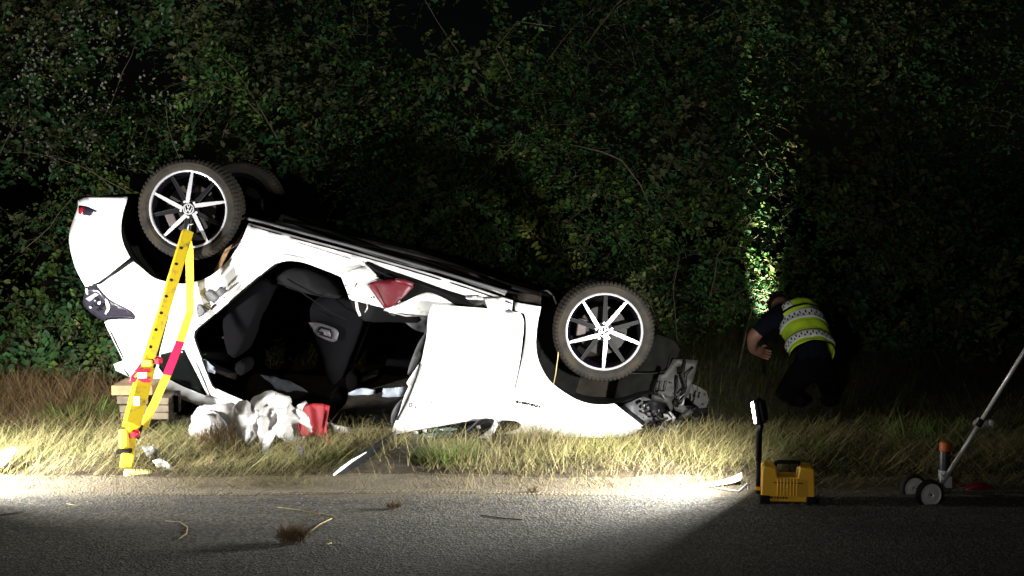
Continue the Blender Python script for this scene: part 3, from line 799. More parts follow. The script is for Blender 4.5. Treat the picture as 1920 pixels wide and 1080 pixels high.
# ------------------------------------------------------------------ smashed front end
nose = panel('wing_liner', [(1150, 752), (1170, 690), (1215, 640), (1232, 628), (1262, 638), (1275, 655), (1268, 672), (1262, 700), (1248, 712), (1232, 740), (1200, 752), (1180, 758)], plane_fn(Y0 + 0.17), 'grey_liner', car, step=14, thick=0.02, rough=0.06)
polyseal('liner_rib', [(1180, 700), (1225, 700), (1250, 695), (1262, 655)], 0.006, 0.06, 'black_plastic', nose)
br = panel('front_bracket', [(1262, 673), (1285, 674), (1309, 676), (1302, 706), (1293, 738), (1282, 752), (1268, 764), (1258, 757), (1240, 742), (1226, 735), (1233, 704), (1246, 702), (1254, 690)], plane_fn(Y0 + 0.13), 'cast_alloy', car, holes=[[(1268, 688), (1280, 684), (1282, 700), (1270, 704)]], step=9, thick=0.025, rough=0.04, esmooth=False)
for x in (1240, 1249): MB().tube([P(x, 714, Y0 + .125), P(x - 4, 732, Y0 + .125)], 0.009, 8).build('pressed_rib', 'cast_alloy', br, smooth=True)
for x in (1262, 1270): MB().tube([P(x, 735, Y0 + .125), P(x - 3, 752, Y0 + .125)], 0.007, 8).build('pressed_rib', 'cast_alloy', br, smooth=True)
for x, y in ((1235, 716), (1232, 730), (1262, 745), (1300, 690), (1258, 718)): MB().lathe([(0, 0), (.006, 0), (.006, .01), (0, .01)], 8, Matrix.Translation(P(x, y, Y0 + .105))).build('bolt', 'black_plastic', br)
panel('bumper_mount', [(1291, 722), (1300, 720), (1312, 726), (1325, 734), (1329, 750), (1324, 764), (1312, 766), (1300, 755), (1286, 743)], plane_fn(Y0 + 0.2), 'cast_alloy', car, step=8, thick=0.05, esmooth=False, smooth=False)
for x, y in ((1301, 740), (1318, 758), (1322, 740)): MB().lathe([(0, 0), (.007, 0), (.007, .01), (0, .01)], 8, Matrix.Translation(P(x, y, Y0 + .18))).build('bolt', 'black_plastic', car)
hl = panel('headlamp', [(1168, 758), (1195, 748), (1207, 744), (1222, 752), (1238, 766), (1240, 782), (1226, 792), (1205, 790), (1190, 780)], plane_fn(Y0 + 0.12), 'trim_grey', car, step=8, thick=0.04, rough=0.06, holes=[[(1190, 752), (1200, 748), (1204, 752), (1194, 760)]])
panel('lamp_hole', [(1208, 752), (1222, 750), (1246, 756), (1250, 780), (1232, 786), (1214, 774), (1206, 762)], plane_fn(Y0 + 0.10), 'black_plastic', hl, step=7, thick=0.01, rough=0.08)
for k in range(16):
    x = 1200 + random.random() * 34; y = 757 + random.random() * 26; s_ = 2.5 + random.random() * 5
    panel('lamp_fragment', [(x, y), (x + s_, y + random.uniform(-2, 1)), (x + s_, y + s_), (x + 1, y + s_ * .7)], plane_fn(Y0 + 0.085 - random.random() * .03), random.choice(['trim_grey', 'cast_alloy', 'black_plastic', 'black_plastic', 'steel']), hl, step=9, thick=0.006, esmooth=False)
panel('lamp_frame', [(1160, 763), (1170, 760), (1190, 775), (1212, 792), (1232, 806), (1225, 816), (1206, 804), (1185, 786)], plane_fn(Y0 + 0.09), 'black_plastic', car, step=8, thick=0.02, rough=0.06)
panel('bumper_beam', [(1222, 740), (1258, 745), (1262, 765), (1258, 772), (1250, 756), (1222, 750)], plane_fn(Y0 + 0.10), 'cast_alloy', car, step=8, thick=0.02)
panel('torn_bumper', [(1165, 820), (1195, 812), (1230, 806), (1262, 808), (1290, 816), (1300, 828), (1250, 834), (1200, 834), (1172, 830)], plane_fn(Y0 + 0.06), 'black_plastic', car, step=9, thick=0.03, rough=0.1)
panel('torn_bumper', [(1244, 780), (1262, 765), (1300, 762), (1330, 772), (1318, 800), (1290, 812), (1255, 810)], plane_fn(Y0 + 0.4), 'liner', car, step=10, thick=0.03, rough=0.12)
def hose(name, pts, r, material): return MB().tube([P(x, y, Y) for x, y, Y in pts], r, 7).build(name, material, car, smooth=True)
hose('coolant_hose', [(1270, 704, 8.1), (1270, 725, 8.08), (1266, 740, 8.1), (1270, 755, 8.1)], 0.007, 'black_plastic')
hose('coolant_hose', [(1284, 676, 8.1), (1280, 705, 8.06), (1286, 725, 8.06), (1278, 750, 8.1)], 0.009, 'black_plastic')
hose('wire', [(1300, 688, 8.1), (1288, 702, 8.08), (1286, 720, 8.08)], 0.005, 'black_plastic')
hose('broken_pipe', [(1250, 790, 8.05), (1256, 802, 8.03), (1262, 798, 8.02)], 0.012, 'cast_alloy')
hose('broken_pipe', [(1274, 784, 8.1), (1286, 778, 8.08), (1297, 770, 8.08)], 0.017, 'cast_alloy')
hose('broken_pipe', [(1256, 797, 8.05), (1270, 800, 8.03), (1276, 788, 8.05)], 0.007, 'steel')
hose('broken_pipe', [(1254, 800, 8.0), (1262, 808, 7.98), (1270, 816, 7.98)], 0.007, 'steel')
hose('broken_pipe', [(1228, 806, 8.0), (1236, 800, 7.98), (1246, 804, 7.98), (1250, 818, 7.98)], 0.008, 'trim_grey')
hose('wire', [(1294, 754, 8.2), (1302, 760, 8.15), (1298, 775, 8.1)], 0.006, 'black_plastic')
panel('oil_sump', [(1262, 758), (1282, 758), (1290, 768), (1282, 776), (1266, 770)], plane_fn(Y0 + .1), 'cast_alloy', car, step=6, thick=.03, esmooth=False)
panel('torn_bracket', [(1244, 775), (1258, 772), (1266, 782), (1258, 800), (1246, 796)], plane_fn(Y0 + .05), 'steel', car, step=6, thick=.01, rough=.05, esmooth=False)
rq = random.Random(12)
for k in range(34):
    x = rq.uniform(1205, 1318); y = rq.uniform(735, 815) if x > 1225 else rq.uniform(770, 820)
    Yk = Y0 + rq.uniform(.0, .16); a_ = rq.uniform(0, 6.28); Lk = rq.uniform(8, 26)
    pts_ = [(x, y, Yk), (x + math.cos(a_) * Lk * .5 + rq.uniform(-4, 4), y + math.sin(a_) * Lk * .5 + rq.uniform(-4, 4), Yk - .02), (x + math.cos(a_) * Lk, y + math.sin(a_) * Lk * .8, Yk)]
    hose('broken_rod' if k % 3 else 'wire', pts_, rq.uniform(.002, .007), rq.choice(['black_plastic', 'black_plastic', 'steel', 'cast_alloy', 'grey_liner']))
for k in range(12):
    x = rq.uniform(1215, 1310); y = rq.uniform(745, 812); q_ = rq.uniform(5, 13)
    panel('wreck_fragment', [(x, y), (x + q_, y + rq.uniform(-5, 3)), (x + q_ * rq.uniform(.5, 1.1), y + q_ * rq.uniform(.5, 1)), (x + rq.uniform(-3, 3), y + q_ * .8)], plane_fn(Y0 + rq.uniform(.02, .18)), rq.choice(['black_plastic', 'grey_liner', 'cast_alloy', 'black_plastic', 'underbody']), car, step=12, thick=.008, rough=.08, esmooth=False)
MB().box(CF(2.75, 0.28, 0.9), (0.75, 1.2, 0.42), R_CAR).build('engine', 'underbody', car, bevel=0.04)
# torn lining and muddy weeds by the front arch edge
hose('lining_strip', [(1014, 545, 8.15), (1026, 545, 8.12), (1038, 555, 8.1), (1044, 570, 8.1)], 0.006, 'trim_grey')
panel('torn_lining', [(955, 556), (975, 548), (1000, 552), (1015, 558), (1014, 572), (990, 566), (965, 562)], plane_fn(Y0 + .08), 'underbody', car, step=6, thick=.01, rough=.1)
hose('hanging_wire', [(1048, 642, 8.0), (1046, 670, 7.98), (1042, 700, 7.98), (1038, 720, 8.0)], 0.003, 'straw')

# ================================================================== RESCUE GEAR AND LOOSE THINGS
# soft red cover over the cut pillar
mat('red_shaded', (0.085, 0.002, 0.008), 0.5, var=0.15, vscale=12, bump=0.15, bscale=30)  # red darkened to stand for the flap tilting away from the lamps
rc = crumple('edge_cover', [(688, 533), (700, 528), (719, 525), (740, 523), (757, 525), (773, 530), (775, 538), (766, 548), (757, 557), (735, 575), (719, 578), (702, 554)], cpf(-0.05), 'red_shaded', None, 0.02, 0.02, 8, 0.006, 1.5)
top(rc, 'shaded red protective flap laid over the cut pillar at the car sill', 'cover')
MB().tube([CP(x, y, -0.065) for x, y in ((741, 525), (757, 528), (774, 535))], [0.012, 0.018, 0.014], 8).build('rolled_hem', 'red_shaded', rc, smooth=True)
MB().tube([CP(x, y, -0.062) for x, y in ((688, 533), (702, 554), (719, 578))], 0.003, 5).build('piping', 'airbag', rc, smooth=True)

# stabilising strut
S0 = G(243, 872); S0.z += 0.02
SA = P(248, 858, 7.13); SB = P(272, 700, 7.42); SC = P(352, 434, 7.86)
strut = empty('rescue_strut', S0, 'yellow telescopic rescue strut propping the rear wheel of the upturned car', 'strut')
upv = Vector((0.55, -1, 0.1))
MB().bar(P(246, 800, 7.2), P(274, 690, 7.43), .088, .07, upv).build('outer_tube', 'yellow_strut', strut, bevel=.005)
MB().bar(P(240, 868, 7.11), P(250, 785, 7.24), .05, .05, upv).build('foot_tube', 'yellow_strut', strut, bevel=.005)
MB().bar(P(267, 712, 7.41), SC, .062, .05, upv).build('inner_tube', 'yellow_strut', strut, bevel=.004)
MB().bar(P(289, 690, 7.47), P(322, 560, 7.68), .012, .02, upv).build('rack', 'black_plastic', strut)
for k in range(7):
    q_ = P(276, 680, 7.36).lerp(SC, .12 + .125 * k) + Vector((.0, -.03, 0))
    MB().lathe([(0, -.004), (.009, -.004), (.009, .012), (0, .012)], 10, Matrix.Translation(q_) @ Matrix.Rotation(math.radians(28), 4, 'Z')).build('pin_hole', 'black_plastic', strut)
MB().box(P(256, 752, 7.24), (.03, .006, .05)).build('label_plate', 'reflective', strut)
lt = MB().bar(P(243, 712, 7.33), P(283, 712, 7.36), .03, .03, (0, 0, 1)).build('latch_handle', 'red_metal', strut, bevel=.006)
MB().bar(P(252, 696, 7.33), P(283, 694, 7.36), .02, .02, (0, 0, 1)).build('latch_bar', 'red_metal', lt, bevel=.004)
MB().bar(P(246, 710, 7.32), P(270, 676, 7.38), .014, .02, (0, -1, 0)).build('latch_arm', 'red_metal', lt, bevel=.003)
MB().bar(P(258, 704, 7.31), P(275, 703, 7.33), .022, .035, (0, 0, 1)).build('latch_plate', 'reflective', lt, bevel=.003)
MB().box(P(277, 680, 7.37), (.06, .05, .04)).build('collar', 'strap_yellow', strut, bevel=.008)
for x, y, Y in ((294, 677, 7.38), (251, 815, 7.12)):
    MB().lathe([(0, -.02), (.014, -.02), (.017, -.01), (.017, .02), (.024, .024), (.024, .04), (0, .04)], 14, Matrix.Translation(P(x, y, Y))).build('locking_pin', 'red_metal', strut, smooth=False)
MB().bar(P(232, 805, 7.12), P(233, 842, 7.10), .055, .05, (0.3, -1, 0)).build('hinge', 'strap_yellow', strut, bevel=.015)
MB().box(P(233, 846, 7.09), (.075, .06, .022)).build('hinge_clamp', 'black_plastic', strut, bevel=.004)
MB().bar(P(240, 850, 7.07), P(236, 878, 7.05), .07, .06, (0.3, -1, 0)).build('foot', 'strap_yellow', strut, bevel=.008)
MB().bar(P(232, 886, 7.03), P(286, 889, 7.06), .055, .042, (0, 0, 1)).build('base_plate', 'pale_yellow', strut, bevel=.015)
MB().tube([P(352, 442, 7.84), P(352, 428, 7.84), P(354, 421, 7.84), P(362, 420, 7.85)], 0.005, 6).build('hook', 'chrome', strut, smooth=True)
def webbing(name, pts, w, material, parent):
    vs = []; fs = []
    for i, p in enumerate(pts):
        d = (pts[min(i + 1, len(pts) - 1)] - pts[max(i - 1, 0)]).normalized()
        n = d.cross(Vector((0, -1, 0))).normalized()
        vs += [p - n * w / 2, p + n * w / 2, p + n * w / 2 + Vector((0, .005, 0)), p - n * w / 2 + Vector((0, .005, 0))]
    for i in range(len(pts) - 1):
        for j in range(4): fs.append((i * 4 + j, i * 4 + (j + 1) % 4, i * 4 + 4 + (j + 1) % 4, i * 4 + 4 + j))
    fs += [(0, 1, 2, 3), tuple(len(vs) - 4 + j for j in (3, 2, 1, 0))]
    return MB().add(vs, fs).build(name, material, parent)
webbing('webbing', [P(352, 452, 7.9), P(355, 470, 7.93), P(356, 530, 7.93), P(356, 585, 7.90), P(349, 606, 7.86), P(338, 640, 7.78)], .048, 'strap_yellow', strut)
webbing('webbing', [P(338, 640, 7.78), P(313, 703, 7.61)], .050, 'magenta', strut)
webbing('webbing', [P(313, 703, 7.61), P(290, 755, 7.44), P(266, 804, 7.27)], .048, 'strap_yellow', strut)
MB().tube([P(266, 798, 7.27), P(258, 822, 7.22)], 0.01, 6).build('webbing_hook', 'black_plastic', strut)

# timber cribbing under the roof edge
def plank(name, a, b, w, h, material, label, up=(0, 0, 1)):
    o = MB().bar(a, b, w, h, up).build(name, material, None, bevel=.004)
    return top(o, label, 'timber', None)
GZ = lambda px, Y: gz((px - 960) / FPX * Y, Y)
def ply(x0, x1, yy, Y, h, w, material, label):
    return plank('timber_block', P(x0, yy, Y), P(x1, yy, Y), w, h, material, label)
ply(222, 298, 725, 8.12, .06, .3, 'wood', 'orange brown timber block under the tail end of the roof')
ply(232, 290, 743, 8.34, .05, .3, 'wood_darkened', 'shade-darkened timber block under the orange brown one')
for k in range(3): ply(236 + 2 * k, 288 + 2 * k, 760 + 14 * k, 8.34, .045, .28, 'wood_darkened', ['upper of the timber blocks packed low beneath the roof tail', 'middle timber block packed low beneath the roof tail', 'lowest timber block packed beneath the roof tail, down in the grass'][k])
for k in range(3): ply(298 - 2 * k, 328, 745 + 13.5 * k, 8.1, .042, .3, 'wood_darkened', ['pale thin board topping the stack beside the strut webbing', 'pale thin board in the middle of the stack beside the strut webbing', 'pale thin board lying lowest in the stack beside the strut webbing'][k])
w_ = MB().bar(P(331, 735, 8.08), P(331, 772, 8.1), .03, .04, (0, 1, 0)).build('rubber_wedge', 'black_plastic', None, bevel=.003)
top(w_, 'black wedge standing beside the pale timber boards under the roof', 'wedge')
# sticks jammed in the rear wheel arch
b = MB().bar(P(405, 512, 8.1), P(434, 456, 8.14), .03, .03, (0, 1, 0)).build('wood_stick', 'wood', None, bevel=.005)
top(b, 'pale wooden stick jammed upright behind the rear wheel in the arch', 'stick')
b = MB().bar(P(424, 482, 8.2), P(453, 432, 8.22), .04, .03, (0, 1, 0)).build('wood_stick', 'wood', None, bevel=.004)
top(b, 'flat brown wooden stick jammed between wheel arch edge and tyre', 'stick')

# bundle of airbag cloth spilling out onto the grass
def blob(name, pts, material, label=None, cat=None, parent=None, amp=0.04, fr=9.0, seed=0.0, fold=0.5):
    """draped cloth: union-like ellipsoids displaced into folds (one continuous skin by remesh)"""
    bm = bmesh.new()
    for c, r in pts:
        M = Matrix.Translation(c) @ Matrix.Diagonal((r[0], r[1], r[2], 1))
        bmesh.ops.create_icosphere(bm, subdivisions=3, radius=1, matrix=M)
    me = bpy.data.meshes.new(name); bm.to_mesh(me); bm.free()
    o = link(name, me, material, None)
    rm = o.modifiers.new('skin', 'REMESH'); rm.mode = 'VOXEL'; rm.voxel_size = 0.010
    bpy.context.view_layer.update()
    me2 = bpy.data.meshes.new_from_object(o.evaluated_get(bpy.context.evaluated_depsgraph_get()))
    o.modifiers.clear(); old = o.data; o.data = me2; bpy.data.meshes.remove(old); me2.name = name
    n = len(me2.vertices)
    co = np.empty(n * 3, 'f'); me2.vertices.foreach_get('co', co); co = co.reshape(-1, 3)
    nm = np.empty(n * 3, 'f'); me2.vertices.foreach_get('normal', nm); nm = nm.reshape(-1, 3)
    for i in range(n):
        p = Vector(co[i]) * fr
        w = Vector((mnoise.noise(p * .5 + Vector((seed, 0, 0))), mnoise.noise(p * .5 + Vector((0, seed, 7))), mnoise.noise(p * .5 + Vector((3, 0, seed)))))
        e = 1 - 2 * abs(mnoise.noise(p + w * 1.3 + Vector((seed, 1, 2)))) * 1.3
        e2 = 1 - 2 * abs(mnoise.noise(p * 2.1 + w * 2 + Vector((seed, 5, 2))))
        e3 = 1 - 2 * abs(mnoise.noise(p * 3.3 + w * 3 + Vector((1, seed, 2))))
        co[i] += nm[i] * amp * (fold * e + 0.35 * e2 + .16 * e3 - .4)
    me2.vertices.foreach_set('co', co.ravel()); me2.update()
    me2.polygons.foreach_set('use_smooth', [True] * len(me2.polygons))
    if label: top(o, label, cat)
    if parent: o.parent = parent
    return o
blob('airbag_cloth', [(P(400, 792, 7.78), (.12, .14, .07)), (P(430, 795, 7.76), (.13, .14, .08)), (P(462, 792, 7.74), (.12, .12, .09)), (P(500, 772, 7.78), (.085, .1, .09)), (P(520, 776, 7.76), (.08, .1, .085)),
                      (P(512, 800, 7.70), (.09, .09, .06)), (P(545, 792, 7.74), (.07, .1, .09)), (P(560, 790, 7.76), (.06, .09, .09)), (P(480, 808, 7.70), (.1, .1, .05))],
     'airbag', 'crumpled white airbag cloth heaped on the grass under the car', 'airbag', amp=0.06, fr=6.5, seed=4.2, fold=.8)
o = crumple('plastic_strip', [(498, 812), (512, 806), (518, 812), (508, 832), (500, 852), (491, 852), (492, 835)], plane_fn(7.52), 'clear_plastic', None, 0.03, 0.05, 6, 0.003, 4.4)
top(o, 'pale translucent plastic strip hanging from the white airbag cloth', 'plastic')
# red sheet folded over the sill of the roof
def red_sheet():
    cols = 14; rows = 18; vs = []; fs = []
    for j in range(rows + 1):
        t = j / rows
        for i in range(cols + 1):
            s_ = i / cols
            x = 562 + 50 * s_ + 3 * t + (4 * math.sin(7 * t) if i in (0, cols) else 0)
            if t < .25:
                y = 762 - 5 * math.sin(math.pi * s_) + 4 * (1 - t / .25); Y = 8.0 - .25 * (t / .25)
            else:
                y = 759 - 5 * math.sin(math.pi * s_) + 72 * ((t - .25) / .75) - (14 * (1 - s_) * ((t - .25) / .75)); Y = 7.75 - .06 * ((t - .25) / .75)
            p = P(x, y, Y)
            p.y -= .025 * math.sin(5 * s_ + 2 * t) + .012 * math.sin(11 * s_ + 1)
            vs.append(p)
    for j in range(rows):
        for i in range(cols): fs.append((j * (cols + 1) + i, j * (cols + 1) + i + 1, (j + 1) * (cols + 1) + i + 1, (j + 1) * (cols + 1) + i))
    o = MB().add(vs, fs).build('protective_sheet', 'red_cover', None, smooth=True)
    sm_ = o.modifiers.new('thickness', 'SOLIDIFY'); sm_.thickness = .006
    top(o, 'bright red protective sheet draped over the roof edge beside white airbag cloth', 'cover')
    e = MB().tube([Vector(vs[j * (cols + 1)]) for j in range(rows + 1)], 0.006, 6).build('hem', 'red_cover', o, smooth=True)
red_sheet()

# ------------------------------------------------------------------ portable work lamp
def make_lamp(base, yaw, watts, label, spread=120, swivel=0):
    """yellow battery case with a mast and an LED head; lamp faces local -X"""
    root = empty('work_lamp', (0, 0, 0), label, 'lamp', 'battery work lamps at the road edge')
    W, Dp, H = .262, .13, .185
    b = MB()
    # case with a scooped top for the handle
    prof = [(-W / 2, .025), (-W / 2 + .004, H - .012), (-W / 2 + .012, H), (-.062, H), (-.052, H - .05), (.045, H - .05), (.055, H), (W / 2 - .014, H), (W / 2 - .006, H - .012), (W / 2, .025), (W / 2 - .03, .012), (-W / 2 + .03, .012)]
    n = len(prof)
    vs = [(x, -Dp / 2, z) for x, z in prof] + [(x, Dp / 2, z) for x, z in prof]
    fs = [tuple(range(n)), tuple(reversed(range(n, 2 * n)))] + [(i, (i + 1) % n, n + (i + 1) % n, n + i) for i in range(n)]
    case = b.add(vs, fs).build('case', 'lamp_yellow', root, bevel=.006)
    for k in range(7):
        x = -.05 + .0155 * k
        MB().box((x, -Dp / 2 - .002, .085), (.007, .008, .085)).build('rib', 'lamp_yellow', case, bevel=.002)
    MB().box((-.045, -Dp / 2 - .001, .033), (.09, .004, .009)).build('name_strip', 'black_plastic', case)
    for k, x in enumerate((-.06, -.048, -.032, -.02, -.006, .008)): MB().box((x - .01, -Dp / 2 - .0035, .033), (.006, .002, .005)).build('printed_mark', 'lamp_yellow', case)
    MB().box((0, -Dp / 2 - .001, .108), (.14, .004, .004)).build('panel_seam', 'black_plastic', case)
    h = MB().tube([(-.062, 0, H - .006), (-.058, 0, H + .01), (-.04, 0, H + .014), (.035, 0, H + .014), (.052, 0, H + .01), (.056, 0, H - .006)], .011, 8).build('handle', 'black_plastic', root, smooth=True)
    for sx in (-1, 1):
        for sy in (-1, 1):
            MB().box((sx * (W / 2 - .018), sy * (Dp / 2 - .014), .02), (.05, .04, .044)).build('corner_foot', 'black_plastic', root, bevel=.006)
    mx = -W / 2 - .012
    MB().tube([(mx, 0, .04), (mx + .001, 0, .22)], .012, 10).build('mast', 'black_plastic', root, smooth=True)
    MB().tube([(mx, 0, .2), (mx, 0, .34), (mx + .012, 0, .385)], [.016, .016, .012], 10).build('mast', 'black_plastic', root, smooth=True)
    MB().box((mx - .001, 0, .063), (.026, .035, .018)).build('mast_clamp', 'lamp_yellow', root, bevel=.003)
    MB().box((mx + .002, 0, .045), (.02, .03, .02)).build('mast_foot', 'black_plastic', root, bevel=.003)
    # head: tilted slab, LED face on the -X side
    R = Matrix.Rotation(math.radians(-swivel), 3, 'Z') @ Matrix.Rotation(math.radians(-11), 3, 'Y')
    hc = Vector((mx + .002, 0, .45))
    head = MB().box(hc, (.034, .085, .128), R, taper=.9).build('lamp_head', 'black_plastic', root, bevel=.012)
    MB().box(hc + R @ Vector((-.0225, 0, 0)), (.012, .075, .108), R).build('led_panel', 'led', head, bevel=.006)
    for k in range(5): MB().box(hc + R @ Vector((.020, -.034 + .017 * k, 0)), (.012, .004, .10), R).build('cooling_fin', 'black_plastic', head)
    for nm, ww, spr in (('led_light', watts, spread), ('led_spill', watts * .6, 180)):
        d = bpy.data.lights.new(nm, 'AREA'); d.shape = 'RECTANGLE'; d.size = .11; d.size_y = .11
        d.energy = ww; d.color = (1.0, .985, .94); d.spread = math.radians(spr)
        lo = bpy.data.objects.new(nm, d); COL.objects.link(lo); lo.parent = head
        lo.location = hc + R @ Vector((-.048, 0, 0))
        lo.rotation_euler = (Matrix.Rotation(math.radians(-swivel), 3, 'Z') @ Vector((-1, 0, 0.05))).to_track_quat('-Z', 'Y').to_euler()
    root.location = base; root.rotation_euler = (0, 0, yaw)
    return root
make_lamp((1.375, 6.45, 0.0), math.radians(-8), 85, 'yellow battery work lamp with lit mast head beside the wheeled measuring stick', 150, 20)
make_lamp((-3.1, 6.34, 0.0), math.radians(-126), 95, 'yellow battery work lamp lighting the rear wheel from the road edge', 160)

# ------------------------------------------------------------------ measuring wheel
mw = empty('measuring_wheel', P(1743, 953, 6.42), 'two wheeled measuring stick with silver handle leaning over the road edge', 'measuring wheel')
ca = P(1743, 927, 6.40); cb = P(1712, 915, 6.62)
axis = (cb - ca).normalized()
def disc_M(c, ax):
    q = Vector((0, 1, 0)).rotation_difference(ax)
    return Matrix.Translation(c) @ q.to_matrix().to_4x4()
axn = Vector((-.25, 1, 0)).normalized()
for c, r in ((ca, .072), (cb, .070)):
    w = MB().lathe([(0, -.012), (r * .18, -.012), (r * .2, -.016), (r * .26, -.015), (r * .5, -.018), (r * .70, -.010), (r * .73, -.015), (r * .79, -.015), (r * .79, .014), (0, .014)], 40, disc_M(c, axn)).build('road_wheel', 'hub_plate', mw, smooth=True)
    MB().lathe([(r * .785, -.016), (r * .97, -.016), (r * 1.04, -.004), (r * 1.04, .006), (r * .97, .016), (r * .78, .016)], 40, disc_M(c, axn)).build('tyre', 'rubber', w, smooth=True)
    MB().lathe([(0, -.02), (r * .06, -.02), (r * .06, -.01), (0, -.01)], 10, disc_M(c, axn)).build('axle_nut', 'black_plastic', w)
MB().tube([ca, cb], .006, 8).build('axle', 'steel', mw)
pj = P(1766, 906, 6.52); pt = P(1838, 792, 6.40); pe = P(1960, 596, 6.22)
MB().tube([ca.lerp(cb, .5), pj], .007, 8).build('fork', 'steel', mw)
MB().tube([pj, pt], .0105, 10).build('pole', 'alu', mw, smooth=True)
MB().tube([pt, pe], .0105, 10).build('pole', 'alu', mw, smooth=True)
MB().tube([P(1834, 799, 6.405), P(1842, 786, 6.395)], .0145, 10).build('pole_joint', 'black_plastic', mw, smooth=True)
MB().tube([pe, pe + Vector((.04, 0, .13))], .016, 10).build('hand_grip', 'black_plastic', mw, smooth=True)
MB().box(P(1774, 903, 6.54), (.05, .04, .06)).build('counter', 'grey_plastic', mw, bevel=.004)
MB().tube([P(1764, 948, 6.42), P(1772, 953, 6.40)], .003, 6).build('stand_leg', 'alu', mw)
# spray can
sp = G(1770, 900); 
can = empty('spray_can', sp, 'dark marker spray can with orange cap standing at the grass edge', 'spray can')
Mz = Matrix.Translation(sp) @ Matrix.Rotation(math.radians(90), 4, 'X')
kk = .030
MB().lathe([(0, 0), (kk, 0), (kk + .001, .004), (kk, .055)], 24, Mz).build('can_base', 'grey_plastic', can, smooth=True)
MB().lathe([(kk, .055), (kk, .155), (kk * .9, .165), (0, .166)], 24, Mz).build('can_body', 'can_label', can, smooth=True)
MB().box(sp + Vector((.016, -kk * .86, .138)), (.016, .006, .008)).build('can_print', 'lens_red', can)
MB().lathe([(kk * .98, .16), (kk, .166), (kk * .95, .205), (kk * .8, .21), (0, .211)], 24, Mz).build('cap', 'orange_cap', can, smooth=True)
# red lens pieces on the road edge
b = crumple('lens_fragment', [(1791, 910), (1796, 905), (1803, 907), (1805, 915), (1800, 919), (1793, 917)], plane_fn(6.78), 'lens_red', None, .03, .1, 4, .02, 1)
top(b, 'small bright red lamp lens fragment beside the spray can', 'fragment')
g0 = G(1835, 917)
b = MB()
for k in range(13):
    a = k / 12
    x = g0.x + (a - .5) * .15; h = .028 * math.sin(math.pi * a) + .006
    b.add([(x, g0.y - .03, .003), (x, g0.y - .025, h), (x, g0.y + .02, h * 1.1), (x, g0.y + .035, .003)], [])
fs = [(i * 4 + j, i * 4 + j + 1, i * 4 + 5 + j, i * 4 + 4 + j) for i in range(12) for j in range(3)]
b.f += fs; b.m += [0] * len(fs)
o = b.build('lamp_lens', 'dark_red', None, smooth=True); o.modifiers.new('t', 'SOLIDIFY').thickness = .004
top(o, 'dark red curved lamp lens lying at the road edge', 'lens')
# white plastic trim curled up on the road
def ribbon(name, rows, material, label, cat, thick=.003, n=16):
    """rows: list of (near point, far point) pairs along the piece"""
    vs = [p for r in rows for p in r]; fs = [(2 * i, 2 * i + 1, 2 * i + 3, 2 * i + 2) for i in range(len(rows) - 1)]
    o = MB().add(vs, fs).build(name, material, None, smooth=True)
    s_ = o.modifiers.new('t', 'SOLIDIFY'); s_.thickness = thick
    sd = o.modifiers.new('s', 'SUBSURF'); sd.levels = 2; sd.render_levels = 2
    return top(o, label, cat)
Z = lambda v, h: Vector((v.x, v.y, h))
ribbon('torn_trim', [(G(1270, 921), Z(G(1292, 914), .012)), (Z(G(1318, 917), .004), P(1325, 904, 6.86)), (Z(G(1345, 915), .01), P(1350, 901, 6.84)), (P(1372, 908, 6.78), P(1374, 894, 6.82)), (P(1390, 902, 6.78), P(1388, 886, 6.84)), (P(1392, 899, 6.80), P(1391, 883, 6.86))],
       'clear_plastic', 'curled white plastic trim lying on the lit road by the work lamp', 'trim')
g1 = G(1330, 921)
o = MB().tube([Z(G(1338, 916), .006), Z(G(1362, 921), .006), Z(G(1384, 924), .008), Z(G(1400, 915), .02), Z(G(1402, 921), .004)], .0045, 6).build('plastic_strap', 'clear_plastic', None, smooth=True)
top(o, 'thin pale strap looped on the road under the curled trim', 'strap')
ribbon('torn_trim', [(P(-30, 894, 7.0), P(-30, 855, 7.05)), (P(0, 880, 7.0), P(2, 846, 7.06)), (P(16, 868, 7.02), P(18, 840, 7.08)), (P(30, 848, 7.05), P(32, 836, 7.1))], 'clear_plastic', 'pale torn plastic panel standing in the grass at the far rear of the car', 'trim')
# bits in the grass
o = crumple('plastic_shard', [(266, 838), (285, 836), (300, 846), (304, 862), (292, 866), (276, 856)], lambda x, y: P(x, y, 7.3 - .0022 * (y - 836)), 'steel', None, .03, .06, 6, .004, 2)
top(o, 'dark grey plastic shard behind the foot of the rescue strut', 'shard')
o = crumple('plastic_shard', [(286, 864), (300, 860), (318, 870), (330, 884), (312, 880), (296, 876)], lambda x, y: P(x, y, 7.1), 'clear_plastic', None, .03, .06, 6, .004, 3)
top(o, 'pale plastic shard in the dry grass near the strut foot', 'shard')
o = blob('purple_scrap', [(G(562, 852) + Vector((0, 0, .03)), (.018, .02, .026)), (G(568, 858) + Vector((0, 0, .02)), (.012, .02, .02))], 'purple', 'small purple scrap lying in the grass below the red sheet', 'scrap', amp=.02, fr=30)
o = blob('plastic_bottle', [(G(1838, 815) + Vector((0, 0, .05)), (.045, .05, .045)), (G(1856, 815) + Vector((0, 0, .05)), (.04, .045, .04))], 'clear_plastic', 'crushed clear plastic lying in grass behind the measuring stick pole', 'plastic', amp=.03, fr=20)

